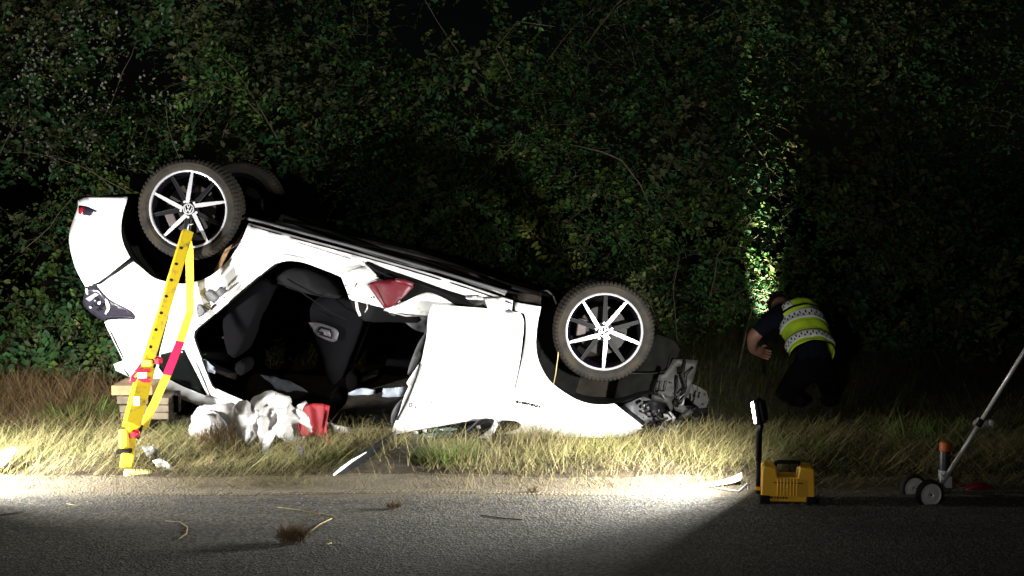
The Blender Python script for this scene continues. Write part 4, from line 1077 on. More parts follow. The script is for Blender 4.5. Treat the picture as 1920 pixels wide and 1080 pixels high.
# ================================================================== KNEELING OFFICER
def officer():
    ground = gz(1.9, 8.8)
    root = empty('person', P(1515, 745, 8.75), 'person kneeling and bent forward in navy uniform and checkered hi-vis vest', 'person')
    hip = P(1524, 690, 8.72); wst = P(1519, 652, 8.82); chest = P(1503, 606, 9.0); neck = P(1474, 580, 9.12)
    head0 = P(1462, 574, 9.2); head1 = P(1452, 568, 9.3)
    shL = P(1456, 592, 9.02); elL = P(1410, 632, 8.98); wrL = P(1410, 656, 9.08); haL = P(1426, 661, 9.14)
    shR = P(1530, 594, 9.14); elR = P(1552, 650, 9.35); wrR = P(1520, 688, 9.42); haR = P(1512, 700, 9.47)
    hpL = P(1500, 700, 8.74); knL = P(1468, 742, 9.06); anL = P(1496, 748, 8.72); toL = P(1500, 752, 8.56)
    hpR = P(1548, 700, 8.76); knR = P(1560, 742, 9.1); anR = P(1552, 748, 8.74); toR = P(1556, 752, 8.58)
    V = [(hip, .13, .12), (wst, .118, .10), (chest, .13, .10), (neck, .062, .062), (head0, .075, .075), (head1, .092, .10),
         (shL, .075, .075), (elL, .05, .05), (wrL, .032, .032), (haL, .036, .03), (shR, .075, .075), (elR, .05, .05), (wrR, .032, .032), (haR, .036, .03),
         (hpL, .09, .09), (knL, .07, .07), (anL, .055, .055), (toL, .045, .045), (hpR, .09, .09), (knR, .07, .07), (anR, .055, .055), (toR, .045, .045)]
    E = [(0, 1), (1, 2), (2, 3), (3, 4), (4, 5), (2, 6), (6, 7), (7, 8), (8, 9), (2, 10), (10, 11), (11, 12), (12, 13), (0, 14), (14, 15), (15, 16), (16, 17), (0, 18), (18, 19), (19, 20), (20, 21)]
    # five fingers per hand rooted in the palm
    for hnd, dr, side in ((9, (haL - wrL).normalized(), Vector((.4, .2, .9))), (13, (haR - wrR).normalized(), Vector((.2, .3, .9)))):
        h = V[hnd][0]; s_ = (side - dr * side.dot(dr)).normalized(); dn = dr.cross(s_)
        for k, (o_, L) in enumerate(((-.028, .05), (-.010, .062), (.010, .066), (.028, .058))):
            a = h + dr * .03 + s_ * o_; b = a + dr * L * .55 + dn * .008; c = b + dr * L * .35 + dn * .022
            i = len(V); V += [(a, .010, .010), (b, .009, .009), (c, .0075, .0075)]; E += [(hnd, i), (i, i + 1), (i + 1, i + 2)]
        a = h + s_ * .034 - dr * .005; b = a + s_ * .022 + dr * .025; c = b + dr * .025
        i = len(V); V += [(a, .012, .012), (b, .011, .011), (c, .009, .009)]; E += [(hnd, i), (i, i + 1), (i + 1, i + 2)]
    me = bpy.data.meshes.new('body'); me.from_pydata([tuple(v[0]) for v in V], E, [])
    o = bpy.data.objects.new('body', me); COL.objects.link(o)
    sk = o.modifiers.new('skin', 'SKIN'); sk.use_smooth_shade = True
    for i, v in enumerate(V):
        me.skin_vertices[0].data[i].radius = (v[1], v[2])
    me.skin_vertices[0].data[0].use_root = True
    sd = o.modifiers.new('sub', 'SUBSURF'); sd.levels = 2; sd.render_levels = 2
    bpy.context.view_layer.update()
    me2 = bpy.data.meshes.new_from_object(o.evaluated_get(bpy.context.evaluated_depsgraph_get()))
    bpy.data.objects.remove(o)
    body = link('body', me2, ['navy', 'black_cloth', 'skin', 'hair'], root)
    # regions by nearest bone
    segs = [(V[a][0], V[b][0], a, b) for a, b in E]
    up_head = Vector((0, -.75, .66)).normalized()
    for p in me2.polygons:
        c = p.center; best = None; bd = 1e9
        for a, b, i, j in segs:
            ab = b - a; t = max(0, min(1, (c - a).dot(ab) / max(1e-9, ab.length_squared)))
            d = (c - a - ab * t).length
            if d < bd: bd = d; best = (i, j, t)
        i, j, t = best
        if (i, j) in ((0, 14), (14, 15), (15, 16), (16, 17), (0, 18), (18, 19), (19, 20), (20, 21)) or ((i, j) == (0, 1) and t < .3): k = 1
        elif (i, j) in ((4, 5),): k = 3 if (c - V[5][0]).dot(up_head) > -.03 else 2
        elif (i, j) == (3, 4): k = 2 if t > .1 else 0
        elif (i, j) in ((6, 7), (10, 11)): k = 0 if t < .82 else 2
        elif j >= 22 or (i, j) in ((7, 8), (8, 9), (11, 12), (12, 13)): k = 2
        else: k = 0
        p.material_index = k
    # face details: ears and nose on the lowered head
    hd = V[5][0]; fw_ = (head1 - head0).normalized(); sd_ = fw_.cross(Vector((0, 0, 1))).normalized(); dn_ = fw_.cross(sd_)
    for s_ in (-1, 1):
        MB().lathe([(0, -.008), (.018, -.006), (.022, 0), (.016, .008), (0, .008)], 12, disc_M(hd + sd_ * s_ * .085, sd_)).build('ear', 'skin', body, smooth=True)
    # vest: sleeves of cloth wrapped round the torso, in bands
    spine = [P(1524, 668, 8.76), wst, P(1513, 632, 8.9), chest, P(1494, 588, 9.07), P(1484, 578, 9.11)]
    def ring(t):
        k = t * (len(spine) - 1); i = min(int(k), len(spine) - 2); f = k - i
        p = spine[i].lerp(spine[i + 1], f)
        d = (spine[min(i + 2, len(spine) - 1)] - spine[max(i - 1, 0)]).normalized() if 0 < i else (spine[1] - spine[0]).normalized()
        return p, d
    side = (shR - shL).normalized()
    def vp(u, t, off=0.0):
        p, d = ring(t)
        x = (side - d * side.dot(d)).normalized(); y = x.cross(d).normalized()
        if y.y > 0: y = -y
        rx = .138 + .012 * math.sin(t * 3) - .035 * max(0, t - .8) / .2; ry = .128 - .03 * max(0, t - .75) / .25
        a = -0.62 * math.pi + u * 1.24 * math.pi       # open at the front
        w = .008 * mnoise.noise(Vector((u * 9, t * 8, 2))) + .004 * math.sin(t * 30 + u * 3)
        return p + x * math.sin(a) * (rx + off + w) + y * math.cos(a) * (ry + off + w)
    def cloth(name, t0, t1, material, parent, off, u0=0.0, u1=1.0, nu=40, nt=6, chk=False):
        b = MB(); vs = [vp(u0 + (u1 - u0) * i / nu, t0 + (t1 - t0) * j / nt, off) for j in range(nt + 1) for i in range(nu + 1)]
        b.v = [tuple(v) for v in vs]
        for j in range(nt):
            for i in range(nu):
                b.f.append((j * (nu + 1) + i, j * (nu + 1) + i + 1, (j + 1) * (nu + 1) + i + 1, (j + 1) * (nu + 1) + i))
                b.m.append(1 if chk and ((j == 1 and i % 4 == 1) or (j == 2 and i % 4 == 3)) else 0)
        o = b.build(name, material, parent, smooth=True)
        s_ = o.modifiers.new('t', 'SOLIDIFY'); s_.thickness = .004; s_.offset = 1
        return o
    vest = cloth('vest', .02, .93, 'hivis', root, .012, nt=24)
    cloth('reflective_band', .13, .27, ['reflective', 'black_cloth'], vest, .018, nu=64, nt=4, chk=True)
    cloth('reflective_band', .47, .61, ['reflective', 'black_cloth'], vest, .018, nu=64, nt=4, chk=True)
    cloth('black_trim', .66, .69, 'black_cloth', vest, .020, nt=1)
    cloth('black_trim', .0, .02, 'black_cloth', vest, .016, nt=1)
    cloth('shoulder_band', .70, .93, ['reflective', 'black_cloth'], vest, .018, u0=.20, u1=.33, nu=8, nt=4, chk=True)
    # torch in the far hand, shining up into the hedge
    tq = P(1436, 640, 9.45)
    return root
person = officer()
t0 = P(1432, 690, 9.62); t0.z = gz(t0.x, t0.y) - .005; t1 = t0 + Vector((.0, .035, .15))
torch = empty('torch', t0, 'small torch in front of the kneeling person shining up into the hedge', 'torch')
tb = MB().tube([t0, t0.lerp(t1, .7), t0.lerp(t1, .8), t1], [.013, .013, .02, .021], 12).build('barrel', 'black_plastic', torch, smooth=True)
MB().tube([t1, t1 + (t1 - t0).normalized() * .004], .018, 12).build('lens', 'led', torch)
d = bpy.data.lights.new('torch_light', 'SPOT'); d.energy = 1150; d.color = (1, .95, .8); d.spot_size = math.radians(56); d.spot_blend = 0.8; d.shadow_soft_size = .015
lo = bpy.data.objects.new('torch_light', d); COL.objects.link(lo)
lo.location = t1 + (t1 - t0).normalized() * .02
lo.scale = (.34, 1, 1)
lo.rotation_euler = (P(1430, 440, 10.5) - lo.location).to_track_quat('-Z', 'Y').to_euler()
lo.parent = torch; lo.matrix_parent_inverse = PINV(torch)

# ================================================================== VEGETATION
def raw_mesh(name, verts, tris, cols, material, parent=None, smooth=False):
    me = bpy.data.meshes.new(name)
    nv, nt_ = len(verts), len(tris)
    me.vertices.add(nv); me.vertices.foreach_set('co', np.ascontiguousarray(verts, 'f').ravel())
    me.loops.add(nt_ * 3); me.loops.foreach_set('vertex_index', np.ascontiguousarray(tris, 'i').ravel())
    me.polygons.add(nt_); me.polygons.foreach_set('loop_start', np.arange(0, nt_ * 3, 3, dtype='i'))
    me.polygons.foreach_set('loop_total', np.full(nt_, 3, 'i'))
    if cols is not None:
        at = me.color_attributes.new('Col', 'FLOAT_COLOR', 'POINT')
        c4 = np.concatenate([cols, np.ones((nv, 1))], 1).astype('f')
        at.data.foreach_set('color', c4.ravel())
    me.update(); me.validate()
    return link(name, me, material, parent, smooth)
def unit(v): return v / np.maximum(1e-9, np.linalg.norm(v, axis=1, keepdims=True))
def leaves(c, d, n, L, W, col):
    """one folded, pointed leaf per row: base, two flanks each side, tip"""
    N = len(c); d = unit(d); s = unit(np.cross(d, n)); n = unit(np.cross(s, d))
    L = L[:, None]; W = W[:, None]
    base = c; tip = c + d * L - n * L * .12
    m1 = c + d * L * .42
    l1 = m1 + s * W * .5 + n * W * .16; r1 = m1 - s * W * .5 + n * W * .16
    l2 = c + d * L * .78 + s * W * .28 + n * W * .05; r2 = c + d * L * .78 - s * W * .28 + n * W * .05
    v = np.stack([base, l1, l2, tip, r2, r1], 1).reshape(-1, 3)
    t = np.array([[0, 1, 3], [1, 2, 3], [0, 3, 5], [3, 4, 5]])
    tris = (np.arange(N)[:, None, None] * 6 + t[None]).reshape(-1, 3)
    cc = np.repeat(col, 6, axis=0)
    return v, tris, cc
def blades(p, h, w, lean, az, curl, col, segs=3):
    """grass blades: curved tapering strips"""
    N = len(p); ld = np.stack([np.cos(az), np.sin(az), np.zeros(N)], 1)
    sd = np.stack([-np.sin(az + .6), np.cos(az + .6), np.zeros(N)], 1)
    vs = []
    for k in range(segs + 1):
        t = k / segs
        hor = (lean * t + curl * t * t) * h
        ver = h * t * np.sqrt(np.maximum(.05, 1 - np.minimum(.9, (lean + curl * t) ** 2 * .55)))
        q = p + ld * hor[:, None] + np.array([0, 0, 1.0]) * ver[:, None]
        ww = (w * (1 - t) ** .7)[:, None]
        if k < segs: vs += [q - sd * ww / 2, q + sd * ww / 2]
        else: vs += [q]
    V = np.stack(vs, 1); m = V.shape[1]
    t = []
    for k in range(segs - 1): a = 2 * k; t += [[a, a + 1, a + 3], [a, a + 3, a + 2]]
    a = 2 * (segs - 1); t += [[a, a + 1, a + 2]]
    tris = (np.arange(N)[:, None, None] * m + np.array(t)[None]).reshape(-1, 3)
    return V.reshape(-1, 3), tris, np.repeat(col, m, axis=0)
def nz(x, y, s, o=0.0): return np.array([mnoise.noise(Vector((a * s, b * s, o))) for a, b in zip(x, y)])
def join(parts):
    V = []; T = []; C = []; k = 0
    for v, t, c in parts:
        V.append(v); T.append(t + k); C.append(c); k += len(v)
    return np.concatenate(V), np.concatenate(T), np.concatenate(C)
GREEN = np.array([.075, .125, .022]); STRAW = np.array([.33, .285, .13]); OLIVE = np.array([.19, .20, .045]); BROWN = np.array([.13, .085, .04])

def pressed(x, y):
    return (x > -1.0) & (x < -.52) & (y < 6.96 + (x + .98) * 1.75)
def grass_patch(N, x0, x1, y0, y1, h0, h1, straw, seed, green_bias=0.0, brown=0.0, avoid=True, lay=0.0, shade_tone=1.0):
    r = np.random.default_rng(seed)
    x = r.uniform(x0, x1, N); y = r.uniform(y0, y1, N)
    dens = nz(x, y, 2.3, seed) * .9 + .55 + .35 * nz(x, y, 7.0, seed + 9)
    keep = r.random(N) < np.clip(dens, .12, 1)
    if avoid:
        keep &= ~((y > 7.97) & (y < 9.75) & (x > -2.3 + .0 * y) & (x < 0.95))
    # ragged road edge
    keep &= y > 7.06 + .13 * nz(x, x * 0, 1.1, 4.4) + .08 * nz(x, x * 0, 4, 2.2) + .04 * nz(x, x * 0, 15, 2.2)
    keep &= ~((nz(x, y, 2.6, 88) > .33) & (y < 8.2) & (r.random(N) < .8))
    x, y = x[keep], y[keep]; n = len(x)
    z = np.array([gz(a, b) for a, b in zip(x, y)]) - .01
    p = np.stack([x, y, z], 1)
    clump = nz(x, y, 5.0, seed + 3)
    gmask = np.clip(nz(x, y, 1.25, 31.0) * 2.2 + .25 + green_bias + .5 * nz(x, y, 4.5, 12.0), 0, 1)
    h = r.uniform(h0, h1, n) * (1 + .45 * clump) * (1 + .25 * gmask)
    # short at the trodden road edge
    h *= np.clip((y - 6.95) / .3, .35, 1)
    # pressed flat in front of the torn window frame
    h *= np.where(pressed(x, y), .22, 1.0)
    # flattened where the car slid in
    h *= 1 - .65 * np.clip((y - 7.3) / .4, 0, 1) * ((x > -2.0) & (x < 1.0) & (y < 8.3))
    az = r.uniform(0, 2 * np.pi, n) * .5 + nz(x, y, 2.0, 55) * 5
    lean = r.uniform(.1, .7, n) + lay; curl = r.uniform(.1, .7, n) + lay * .4
    tt = r.random(n)
    col = np.where((tt < straw * (1 - .85 * gmask))[:, None], STRAW, np.where((tt < .75)[:, None], OLIVE * .75 + GREEN * .4, GREEN))
    col = col * (1 - gmask[:, None] * .4) + (GREEN * 1.1) * gmask[:, None] * .4
    if brown > 0:
        bm = np.clip(nz(x, y, 1.8, 77) * 1.5 + brown, 0, 1)[:, None]
        col = col * (1 - bm) + BROWN * bm
    col = col * r.uniform(.65, 1.25, (n, 1)) * shade_tone
    w = r.uniform(.0025, .0055, n)
    return blades(p, h, w, lean, az, curl, col)
def thatch(N, x0, x1, y0, y1, seed, colr, L0=.06, L1=.2, lift=.05):
    """dead stems lying every which way"""
    r = np.random.default_rng(seed)
    x = r.uniform(x0, x1, N); y = r.uniform(y0, y1, N)
    k = r.random(N) < np.clip(nz(x, y, 3.0, seed) * 1.2 + .6, .1, 1)
    k &= ~((y > 7.97) & (y < 9.75) & (x > -2.3) & (x < 0.95))
    k &= ~pressed(x, y) | (r.random(N) < .25)
    x, y = x[k], y[k]; n = len(x)
    z = np.array([gz(a, b) for a, b in zip(x, y)]) + r.uniform(0, lift, n)
    h = r.uniform(L0, L1, n)
    col = colr * r.uniform(.6, 1.3, (n, 1))
    return blades(np.stack([x, y, z], 1), h, r.uniform(.002, .0045, n), r.uniform(.8, 1.0, n), r.uniform(0, 6.28, n), r.uniform(-.1, .3, n), col)
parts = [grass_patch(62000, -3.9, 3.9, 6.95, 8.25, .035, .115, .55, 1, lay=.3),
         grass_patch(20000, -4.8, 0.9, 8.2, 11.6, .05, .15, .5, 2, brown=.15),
         grass_patch(9000, 0.9, 4.8, 8.0, 8.6, .04, .10, .3, 3, brown=.1, shade_tone=.5),  # blades darkened: the shade on this side is put into their colour
         grass_patch(16000, 0.9, 4.8, 8.4, 11.6, .06, .16, .05, 4, green_bias=.6, shade_tone=.35),  # darker still, for the deep shade round the kneeling person
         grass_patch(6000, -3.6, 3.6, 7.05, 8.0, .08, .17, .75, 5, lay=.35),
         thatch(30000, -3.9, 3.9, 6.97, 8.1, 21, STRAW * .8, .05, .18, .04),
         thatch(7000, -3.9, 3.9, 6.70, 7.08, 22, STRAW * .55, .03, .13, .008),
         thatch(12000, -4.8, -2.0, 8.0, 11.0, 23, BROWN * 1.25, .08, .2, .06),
         thatch(6000, .9, 4.8, 8.1, 11.0, 24, BROWN * .35, .08, .2, .03)]  # brown cut down to imitate the same shade on the dead stems
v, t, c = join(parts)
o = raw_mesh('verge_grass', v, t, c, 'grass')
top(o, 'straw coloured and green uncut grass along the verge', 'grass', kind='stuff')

def tuft(name, base, n, h, col, label, spread=.08, seed=0, lean=.45):
    r = np.random.default_rng(seed)
    a = r.uniform(0, 6.28, n); rr = np.sqrt(r.random(n)) * spread
    p = np.stack([base.x + rr * np.cos(a), base.y + rr * np.sin(a) * .7, np.full(n, base.z - .01)], 1)
    v, t, c = blades(p, r.uniform(.5, 1.0, n) * h, r.uniform(.004, .008, n), r.uniform(.05, lean, n), a + r.uniform(-.6, .6, n), r.uniform(.1, .6, n), col * r.uniform(.7, 1.3, (n, 1)), 4)
    return top(raw_mesh(name, v, t, c, 'grass'), label, 'grass tuft', 'taller grass tufts on the verge')
def GY(px, Y):
    x = (px - 960) / FPX * Y
    return Vector((x, Y, gz(x, Y)))
tuft('grass_tuft', GY(1512, 7.35), 150, .20, GREEN * 1.1, 'tall green grass tuft behind the yellow lamp case', .10, 1, .9)
tuft('grass_tuft', GY(1712, 7.75), 90, .27, GREEN * 1.2, 'tall upright green tuft beside the kneeling person, left of the spray can', .08, 2)
tuft('grass_tuft', GY(1770, 7.75), 110, .20, GREEN * 1.3, 'broad green tuft right behind the spray can', .16, 3)
tuft('grass_tuft', GY(838, 7.3), 420, .14, GREEN * 1.15, 'lush green tuft below the front door glass', .20, 4, .8)
tuft('grass_tuft', GY(345, 7.95), 240, .16, GREEN * 1.0, 'green tuft against the pale timber boards', .16, 5, .8)
tuft('grass_tuft', GY(140, 8.5), 300, .2, GREEN * 1.0, 'green tuft on the bank behind the rescue strut', .25, 6, .9)
tuft('grass_tuft', GY(232, 8.35), 12, .30, OLIVE, 'thin tall stems standing beside the timber blocks', .06, 7, .3)
tuft('grass_tuft', GY(1110, 7.5), 320, .13, OLIVE * 1.1, 'yellow green tuft below the front wing', .25, 8, .9)

# loose hay and dug-up turf
def hay(name, c, rx, ry, rz, n, col, label, seed, group=None):
    r = np.random.default_rng(seed)
    d = unit(r.normal(size=(n, 3))); rad = r.random(n) ** .4
    p = np.array(c) + d * rad[:, None] * np.array([rx, ry, rz]) ; p[:, 2] = np.maximum(p[:, 2], c[2] - rz * .7)
    v, t, cc = blades(p, r.uniform(.03, .09, n) * (rx / .1) ** .5, r.uniform(.002, .004, n), r.uniform(.3, 1, n), r.uniform(0, 6.28, n), r.uniform(0, .5, n), col * r.uniform(.5, 1.3, (n, 1)))
    return top(raw_mesh(name, v, t, cc, 'grass'), label, 'hay', group)
g = G(548, 1018); hay('hay_clump', (g.x, g.y, .022), .075, .05, .028, 700, BROWN * 1.3, 'brown clump of turf and hay lying on the dark road', 1)
g = G(738, 955); hay('hay_clump', (g.x, g.y, .01), .04, .02, .012, 160, BROWN * 1.3, 'small hay clump on the road below the hanging window frame', 2)
g = G(1000, 925); hay('hay_clump', (g.x, g.y, .008), .03, .02, .01, 90, BROWN, 'tiny hay clump on the tyre print in the road', 3)
g = GY(405, 7.62); hay('hay_clump', (g.x, g.y, g.z + .06), .14, .09, .09, 1600, BROWN * 1.15, 'brown hay clump in front of the white airbag cloth', 4)
g = GY(90, 8.9); hay('hay_clump', (g.x, g.y, g.z + .04), .5, .3, .12, 3800, BROWN * 1.1, 'wide mound of brown hay on the bank behind the car tail', 5)
g = GY(1010, 7.5); hay('hay_clump', (g.x, g.y, g.z + .05), .18, .08, .06, 900, STRAW * .6, 'dull hay clump under the scratched front wing', 6)
# straw and chaff scattered over the road
r = np.random.default_rng(5)
n = 4200
sx = r.uniform(-3.4, 3.2, n); sy = 6.9 - np.abs(r.normal(size=n)) * .42
k = (sy > 5.0); sx, sy = sx[k], sy[k]; n = len(sx)
v, t, c = blades(np.stack([sx, sy, np.full(n, .004)], 1), r.uniform(.01, .075, n), r.uniform(.0014, .0028, n), np.full(n, 1.0), r.uniform(0, 6.28, n), r.uniform(-.05, .05, n), STRAW * r.uniform(.4, 1.2, (n, 1)))
v[:, 2] = np.minimum(v[:, 2], .012)
top(raw_mesh('road_straw', v, t, c, 'grass'), 'chopped straw and chaff scattered over the asphalt', 'straw', kind='stuff')
STEMS = [([(310, 978), (338, 980), (352, 990), (350, 1002), (335, 1012)], .0035, 'straw', 'curved pale straw stem on the dark road'),
         ([(125, 946), (160, 951)], .0025, 'straw', 'straight straw stem on the road near the bright patch'),
         ([(520, 952), (560, 957), (600, 966)], .003, 'straw', 'long straw stem on the road above the turf clump'),
         ([(565, 972), (600, 964), (628, 970)], .004, 'straw', 'crossed straw stem on the road above the turf clump'),
         ([(580, 1000), (600, 985), (622, 974)], .005, 'straw', 'fat grass head leaning from the turf clump on the road'),
         ([(604, 1024), (622, 1020)], .005, 'straw', 'short straw piece right beside the turf clump'),
         ([(902, 968), (940, 973), (980, 976)], .005, 'bark', 'dark bent twig lying on the lit road'),
         ([(0, 968), (44, 962)], .006, 'bark', 'dark stick on the road by the bright road edge')]
for pts, rad, mm, lab in STEMS:
    q = [G(x, y) for x, y in pts]; rad *= .6; q = [Vector((a.x, a.y, rad + .001)) for a in q]
    nm = 'twig' if mm == 'bark' else 'straw_stem'
    top(MB().tube(q, rad, 6).build(nm, mm, None, smooth=True), lab, 'twig' if mm == 'bark' else 'straw')
# tread print of a heavy tyre in dried mud
b = MB(); rr = random.Random(3)
for i in range(130):
    x = 240 + i * 8.2
    g = G(x, 925 + 2.5 * math.sin(i * .07)); s_ = .011 + rr.random() * .004
    if rr.random() < .12: continue
    for sgn in (1, -1):
        o_ = Vector((0, sgn * .016, 0)); k = .7 + rr.random() * .5
        a = Vector((g.x, g.y, .0035)) + o_
        b.add([a + Vector((-s_ * .5, -.013 * k, 0)), a + Vector((s_ * .4, -.013 * k, 0)), a + Vector((s_ * .4 + .008 * sgn, .013 * k, 0)), a + Vector((-s_ * .5 + .008 * sgn, .013 * k, 0)), a + Vector((.003 * sgn, 0, .003))],
              [(0, 1, 4), (1, 2, 4), (2, 3, 4), (3, 0, 4)])
top(b.build('tyre_print', 'mud', None, smooth=True), 'pale muddy tyre tread print along the road edge', 'tyre print', kind='stuff')

# ------------------------------------------------------------------ hedge
def hedge_front(x, z):
    return 10.5 - .35 * sm(-1.8, -2.8, x) * sm(2.0, .8, z) + .10 * max(0, z - .5) + .8 * mnoise.noise(Vector((x * .5, z * .55, 5))) + .45 * mnoise.noise(Vector((x * 1.3, z * 1.3, 9)))
r = np.random.default_rng(77)
LEAF = np.array([[.018, .066, .012], [.030, .085, .014], [.015, .055, .018], [.050, .088, .014], [.028, .072, .022], [.055, .068, .028]])
TB = []; TD = []; TL = []; TS = []; TC = []; TN = []
for i in range(5600):
    x = r.uniform(-6.2, 6.2); z = .12 + 4.9 * r.random() ** 1.1
    gap = mnoise.noise(Vector((x * .9, z * .9, 41))) + .5 * mnoise.noise(Vector((x * 2.2, z * 2.2, 17)))
    if r.random() > .98 + 2.0 * gap: continue
    y = hedge_front(x, z) + abs(r.normal()) * .33 - .45 * sm(.9, .2, z)
    if z < .6 and abs(x - 1.85) < .9 and y < 10.6: continue
    sp_ = mnoise.noise(Vector((x * .8, z * .8, 63))) + .25 * r.normal()
    kind = LEAF[int(np.clip((sp_ + .6) * 5, 0, 5))] * r.uniform(.6, 1.25)
    size = (.036 if sp_ < -.15 else .054 if sp_ < .2 else .074) * r.uniform(.8, 1.2)
    az = r.uniform(0, 6.28)
    for k in range(r.integers(3, 8)):
        d = np.array([r.normal() * .8, -abs(r.normal()) * .7, r.normal() * .55 + .25])
        d /= np.linalg.norm(d) + 1e-6
        TB.append((x + r.normal() * .08, y + r.normal() * .06, z + r.normal() * .08)); TD.append(d)
        TL.append(r.uniform(.10, .38)); TS.append(size); TC.append(kind * r.uniform(.75, 1.3)); TN.append(r.integers(6, 13))
TB = np.array(TB); TD = np.array(TD); TL = np.array(TL); TS = np.array(TS); TC = np.array(TC); TN = np.array(TN)
idx = np.repeat(np.arange(len(TB)), TN); n = len(idx)
k = np.concatenate([np.arange(q) for q in TN]); f = (k + .6) / TN[idx]
side = unit(np.cross(TD, np.array([0.2, -.5, .85])) + r.normal(size=TD.shape) * .25)
sg = np.where(k % 2 == 0, 1.0, -1.0)[:, None]
droop = np.array([0, 0, -1.0]) * (f ** 2 * TL[idx] * .45)[:, None]
C = TB[idx] + TD[idx] * (f * TL[idx])[:, None] + droop + r.normal(size=(n, 3)) * .006
D = TD[idx] * .55 + side[idx] * sg * .9 + r.normal(size=(n, 3)) * .25 + np.array([0, -.1, -.2])
N_ = np.array([-.05, -.75, .6]) + r.normal(size=(n, 3)) * .42
L = TS[idx] * r.uniform(.6, 1.3, n) * (1.1 - .45 * f)
col = TC[idx] * r.uniform(.7, 1.35, (n, 1))
old = r.random(n) < .035; col[old] = np.array([.15, .12, .05]) * r.uniform(.5, 1.2, (old.sum(), 1))
vl = leaves(C, D, N_, L, L * r.uniform(.5, .72, n), col)
# the fine twigs that carry them
m = len(TB); pts = [TB + TD * (TL * q)[:, None] + np.array([0, 0, -1.0]) * (q * q * TL * .45)[:, None] for q in (0, .5, 1.0)]
sdv = unit(np.cross(TD, np.array([0, 1.0, 0]))) * .0022
vt_ = np.stack([pts[0] - sdv, pts[0] + sdv, pts[1] - sdv * .8, pts[1] + sdv * .8, pts[2]], 1).reshape(-1, 3)
tt_ = (np.arange(m)[:, None, None] * 5 + np.array([[0, 1, 3], [0, 3, 2], [2, 3, 4]])[None]).reshape(-1, 3)
ct_ = np.repeat(np.array([[.07, .055, .03]]) * r.uniform(.5, 1.3, (m, 1)), 5, axis=0)
v, t, c = join([vl, (vt_, tt_, ct_)])
print('hedge leaves', n, 'twigs', m)
HV = v
hedge = raw_mesh('hedge', v, t, c, 'leaf')
top(hedge, 'dense dark overgrown hedge rising behind the crashed car', 'hedge', kind='stuff')
# stems and twigs inside the hedge
b = MB(); rr = random.Random(9)
for i in range(60):
    x = rr.uniform(-5.5, 5.5); z = rr.uniform(.2, 3.8); y = hedge_front(x, z) + rr.uniform(-.12, .3)
    L = rr.uniform(.3, 1.1); a = rr.uniform(-1.0, 1.0); p = Vector((x, y, z)); pts = [p]
    for k in range(5):
        a += rr.uniform(-.25, .25)
        p = p + Vector((math.sin(a), rr.uniform(-.2, .15), abs(math.cos(a)) * (1 if i % 4 else -.6))) * L / 5; pts.append(p)
    b.tube(pts, [.005, .0045, .004, .0035, .003, .002], 4, caps=False)
tw = b.build('stems', 'twig', hedge, smooth=True); tw['kind'] = 'stuff'
# arching sprays that stand out from the hedge
def spray(pts, n, size, col, label, seed, Ltw=.16):
    rr = np.random.default_rng(seed); q = [P(*p) for p in pts]
    root = empty('leafy_branch', q[0], label, 'branch', 'leafy sprays standing out of the hedge')
    b = MB(); b.tube(q, [.006] + [.0045] * (len(q) - 2) + [.002], 5)
    b.build('stem', 'twig', root, smooth=True)
    C = []; D = []; N = []
    for i in range(n):
        k = rr.uniform(.08, 1) * (len(q) - 1); a = min(int(k), len(q) - 2); f = k - a
        p = q[a].lerp(q[a + 1], f); dr = (q[a + 1] - q[a]).normalized()
        off = Vector(rr.normal(size=3)); off = (off - dr * off.dot(dr)).normalized()
        tt = rr.random() * Ltw * (1 - .7 * k / (len(q) - 1))
        C.append(p + off * tt); D.append(off + dr * .6); N.append(Vector((0, -.6, .7)) + Vector(rr.normal(size=3)) * .5)
    L = size * rr.uniform(.6, 1.3, n)
    v, t, c = leaves(np.array(C), np.array(D), np.array(N), L, L * .6, col * rr.uniform(.7, 1.3, (n, 1)))
    raw_mesh('foliage', v, t, c, 'leaf', root)
BR = np.array([.075, .14, .03])
spray([(520, 260, 10.4), (480, 190, 10.2), (440, 130, 10.0), (395, 85, 9.9)], 170, .045, BR, 'bright leafy spray arching up high above the rear wheel', 1)
spray([(510, 240, 10.4), (450, 175, 10.2), (390, 150, 10.0), (330, 195, 9.95)], 150, .045, BR, 'bright leafy spray drooping over above the rear wheel', 2)
spray([(1100, 560, 10.3), (1060, 480, 10.1), (1000, 440, 9.95), (975, 410, 9.9)], 190, .05, np.array([.11, .13, .025]), 'yellowish leafy spray just above the front wheel', 3)
spray([(1240, 620, 10.1), (1215, 560, 9.9), (1190, 520, 9.8)], 140, .05, np.array([.09, .12, .04]), 'pale green leaves hanging beside the front tyre', 4)
spray([(960, 150, 10.4), (930, 90, 10.2), (970, 40, 10.1), (1040, 50, 10.0)], 60, .035, BR * .8, 'thin arching spray high in the middle of the hedge', 5, .08)
spray([(1880, 700, 9.9), (1850, 620, 9.7), (1870, 540, 9.7), (1900, 480, 9.6)], 180, .06, np.array([.10, .12, .035]), 'broad leaved spray behind the measuring stick handle', 6)
def bare(pts, label, r0=.006):
    q = [P(*p) for p in pts]
    top(MB().tube(q, [r0] + [r0 * .8] * (len(q) - 2) + [r0 * .4], 5).build('bare_twig', 'twig', None, smooth=True), label, 'twig', 'bare twigs crossing the hedge')
bare([(1225, 400, 10.4), (1200, 345, 10.1), (1165, 300, 10.0), (1130, 285, 9.95), (1075, 272, 9.9)], 'long bare twig arching over above the front wheel', .007)
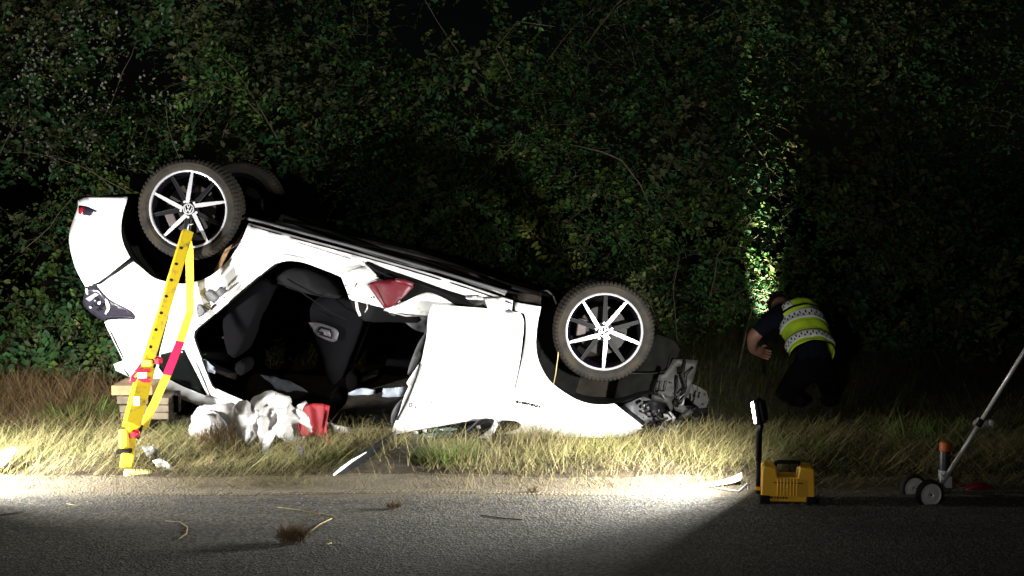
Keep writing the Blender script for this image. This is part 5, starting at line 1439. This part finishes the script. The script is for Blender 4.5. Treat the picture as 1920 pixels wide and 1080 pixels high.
bare([(1330, 560, 10.0), (1340, 520, 9.9), (1345, 480, 9.9), (1395, 400, 10.0)], 'bare twig standing beside the lit leaves left of the person')
bare([(1385, 690, 9.6), (1402, 610, 9.5), (1420, 545, 9.5)], 'pale dry stem rising in front of the kneeling person', .008)
bare([(1270, 640, 10.0), (1262, 540, 9.95), (1275, 480, 9.9)], 'thin dry stem beside the smashed nose of the car', .004)
# pale seed heads scrambling over the hedge behind the tail
rr = np.random.default_rng(50); C = []; D = []; N = []
for i in range(150):
    px = rr.uniform(-40, 330); py = rr.uniform(20, 330)
    if rr.random() < .5: px = rr.uniform(-40, 220)
    p = P(px, py, 10.0 + rr.random() * .5)
    m_ = rr.integers(3, 9)
    for k in range(m_):
        C.append(p + Vector(rr.normal(size=3)) * .045); D.append(rr.normal(size=3)); N.append(rr.normal(size=3))
n = len(C); L = rr.uniform(.015, .035, n)
v, t, c = leaves(np.array(C), np.array(D), np.array(N), L, L * .7, np.array([.15, .155, .12]) * rr.uniform(.5, 1.2, (n, 1)))
top(raw_mesh('seed_heads', v, t, c, 'leaf'), 'pale fluffy seed heads scrambling over the hedge behind the car tail', 'seed heads', kind='stuff')
# grit, glass crumbs and chips scattered over the road
rg = np.random.default_rng(91); n = 900
gx = rg.uniform(-3.2, 3.0, n); gy = 6.95 - np.abs(rg.normal(size=n)) * .6
V = []; T = []; Cc = []
for i in range(n):
    if gy[i] < 4.8: continue
    q = rg.uniform(.0025, .008); k = len(V)
    a = rg.uniform(0, 6.28, 4)
    for j in range(3): V.append((gx[i] + q * math.cos(a[0] + j * 2.1), gy[i] + q * math.sin(a[0] + j * 2.1), .001))
    V.append((gx[i], gy[i], .001 + q * rg.uniform(.4, .9)))
    T += [(k, k + 1, k + 3), (k + 1, k + 2, k + 3), (k + 2, k, k + 3)]
    cc = np.array([.16, .15, .13]) * rg.uniform(.25, 1.3) if rg.random() < .8 else np.array([.30, .30, .29])
    Cc += [cc] * 4
top(raw_mesh('road_grit', np.array(V), np.array(T), np.array(Cc), 'grass'), 'grit and glass crumbs scattered over the asphalt', 'grit', kind='stuff')
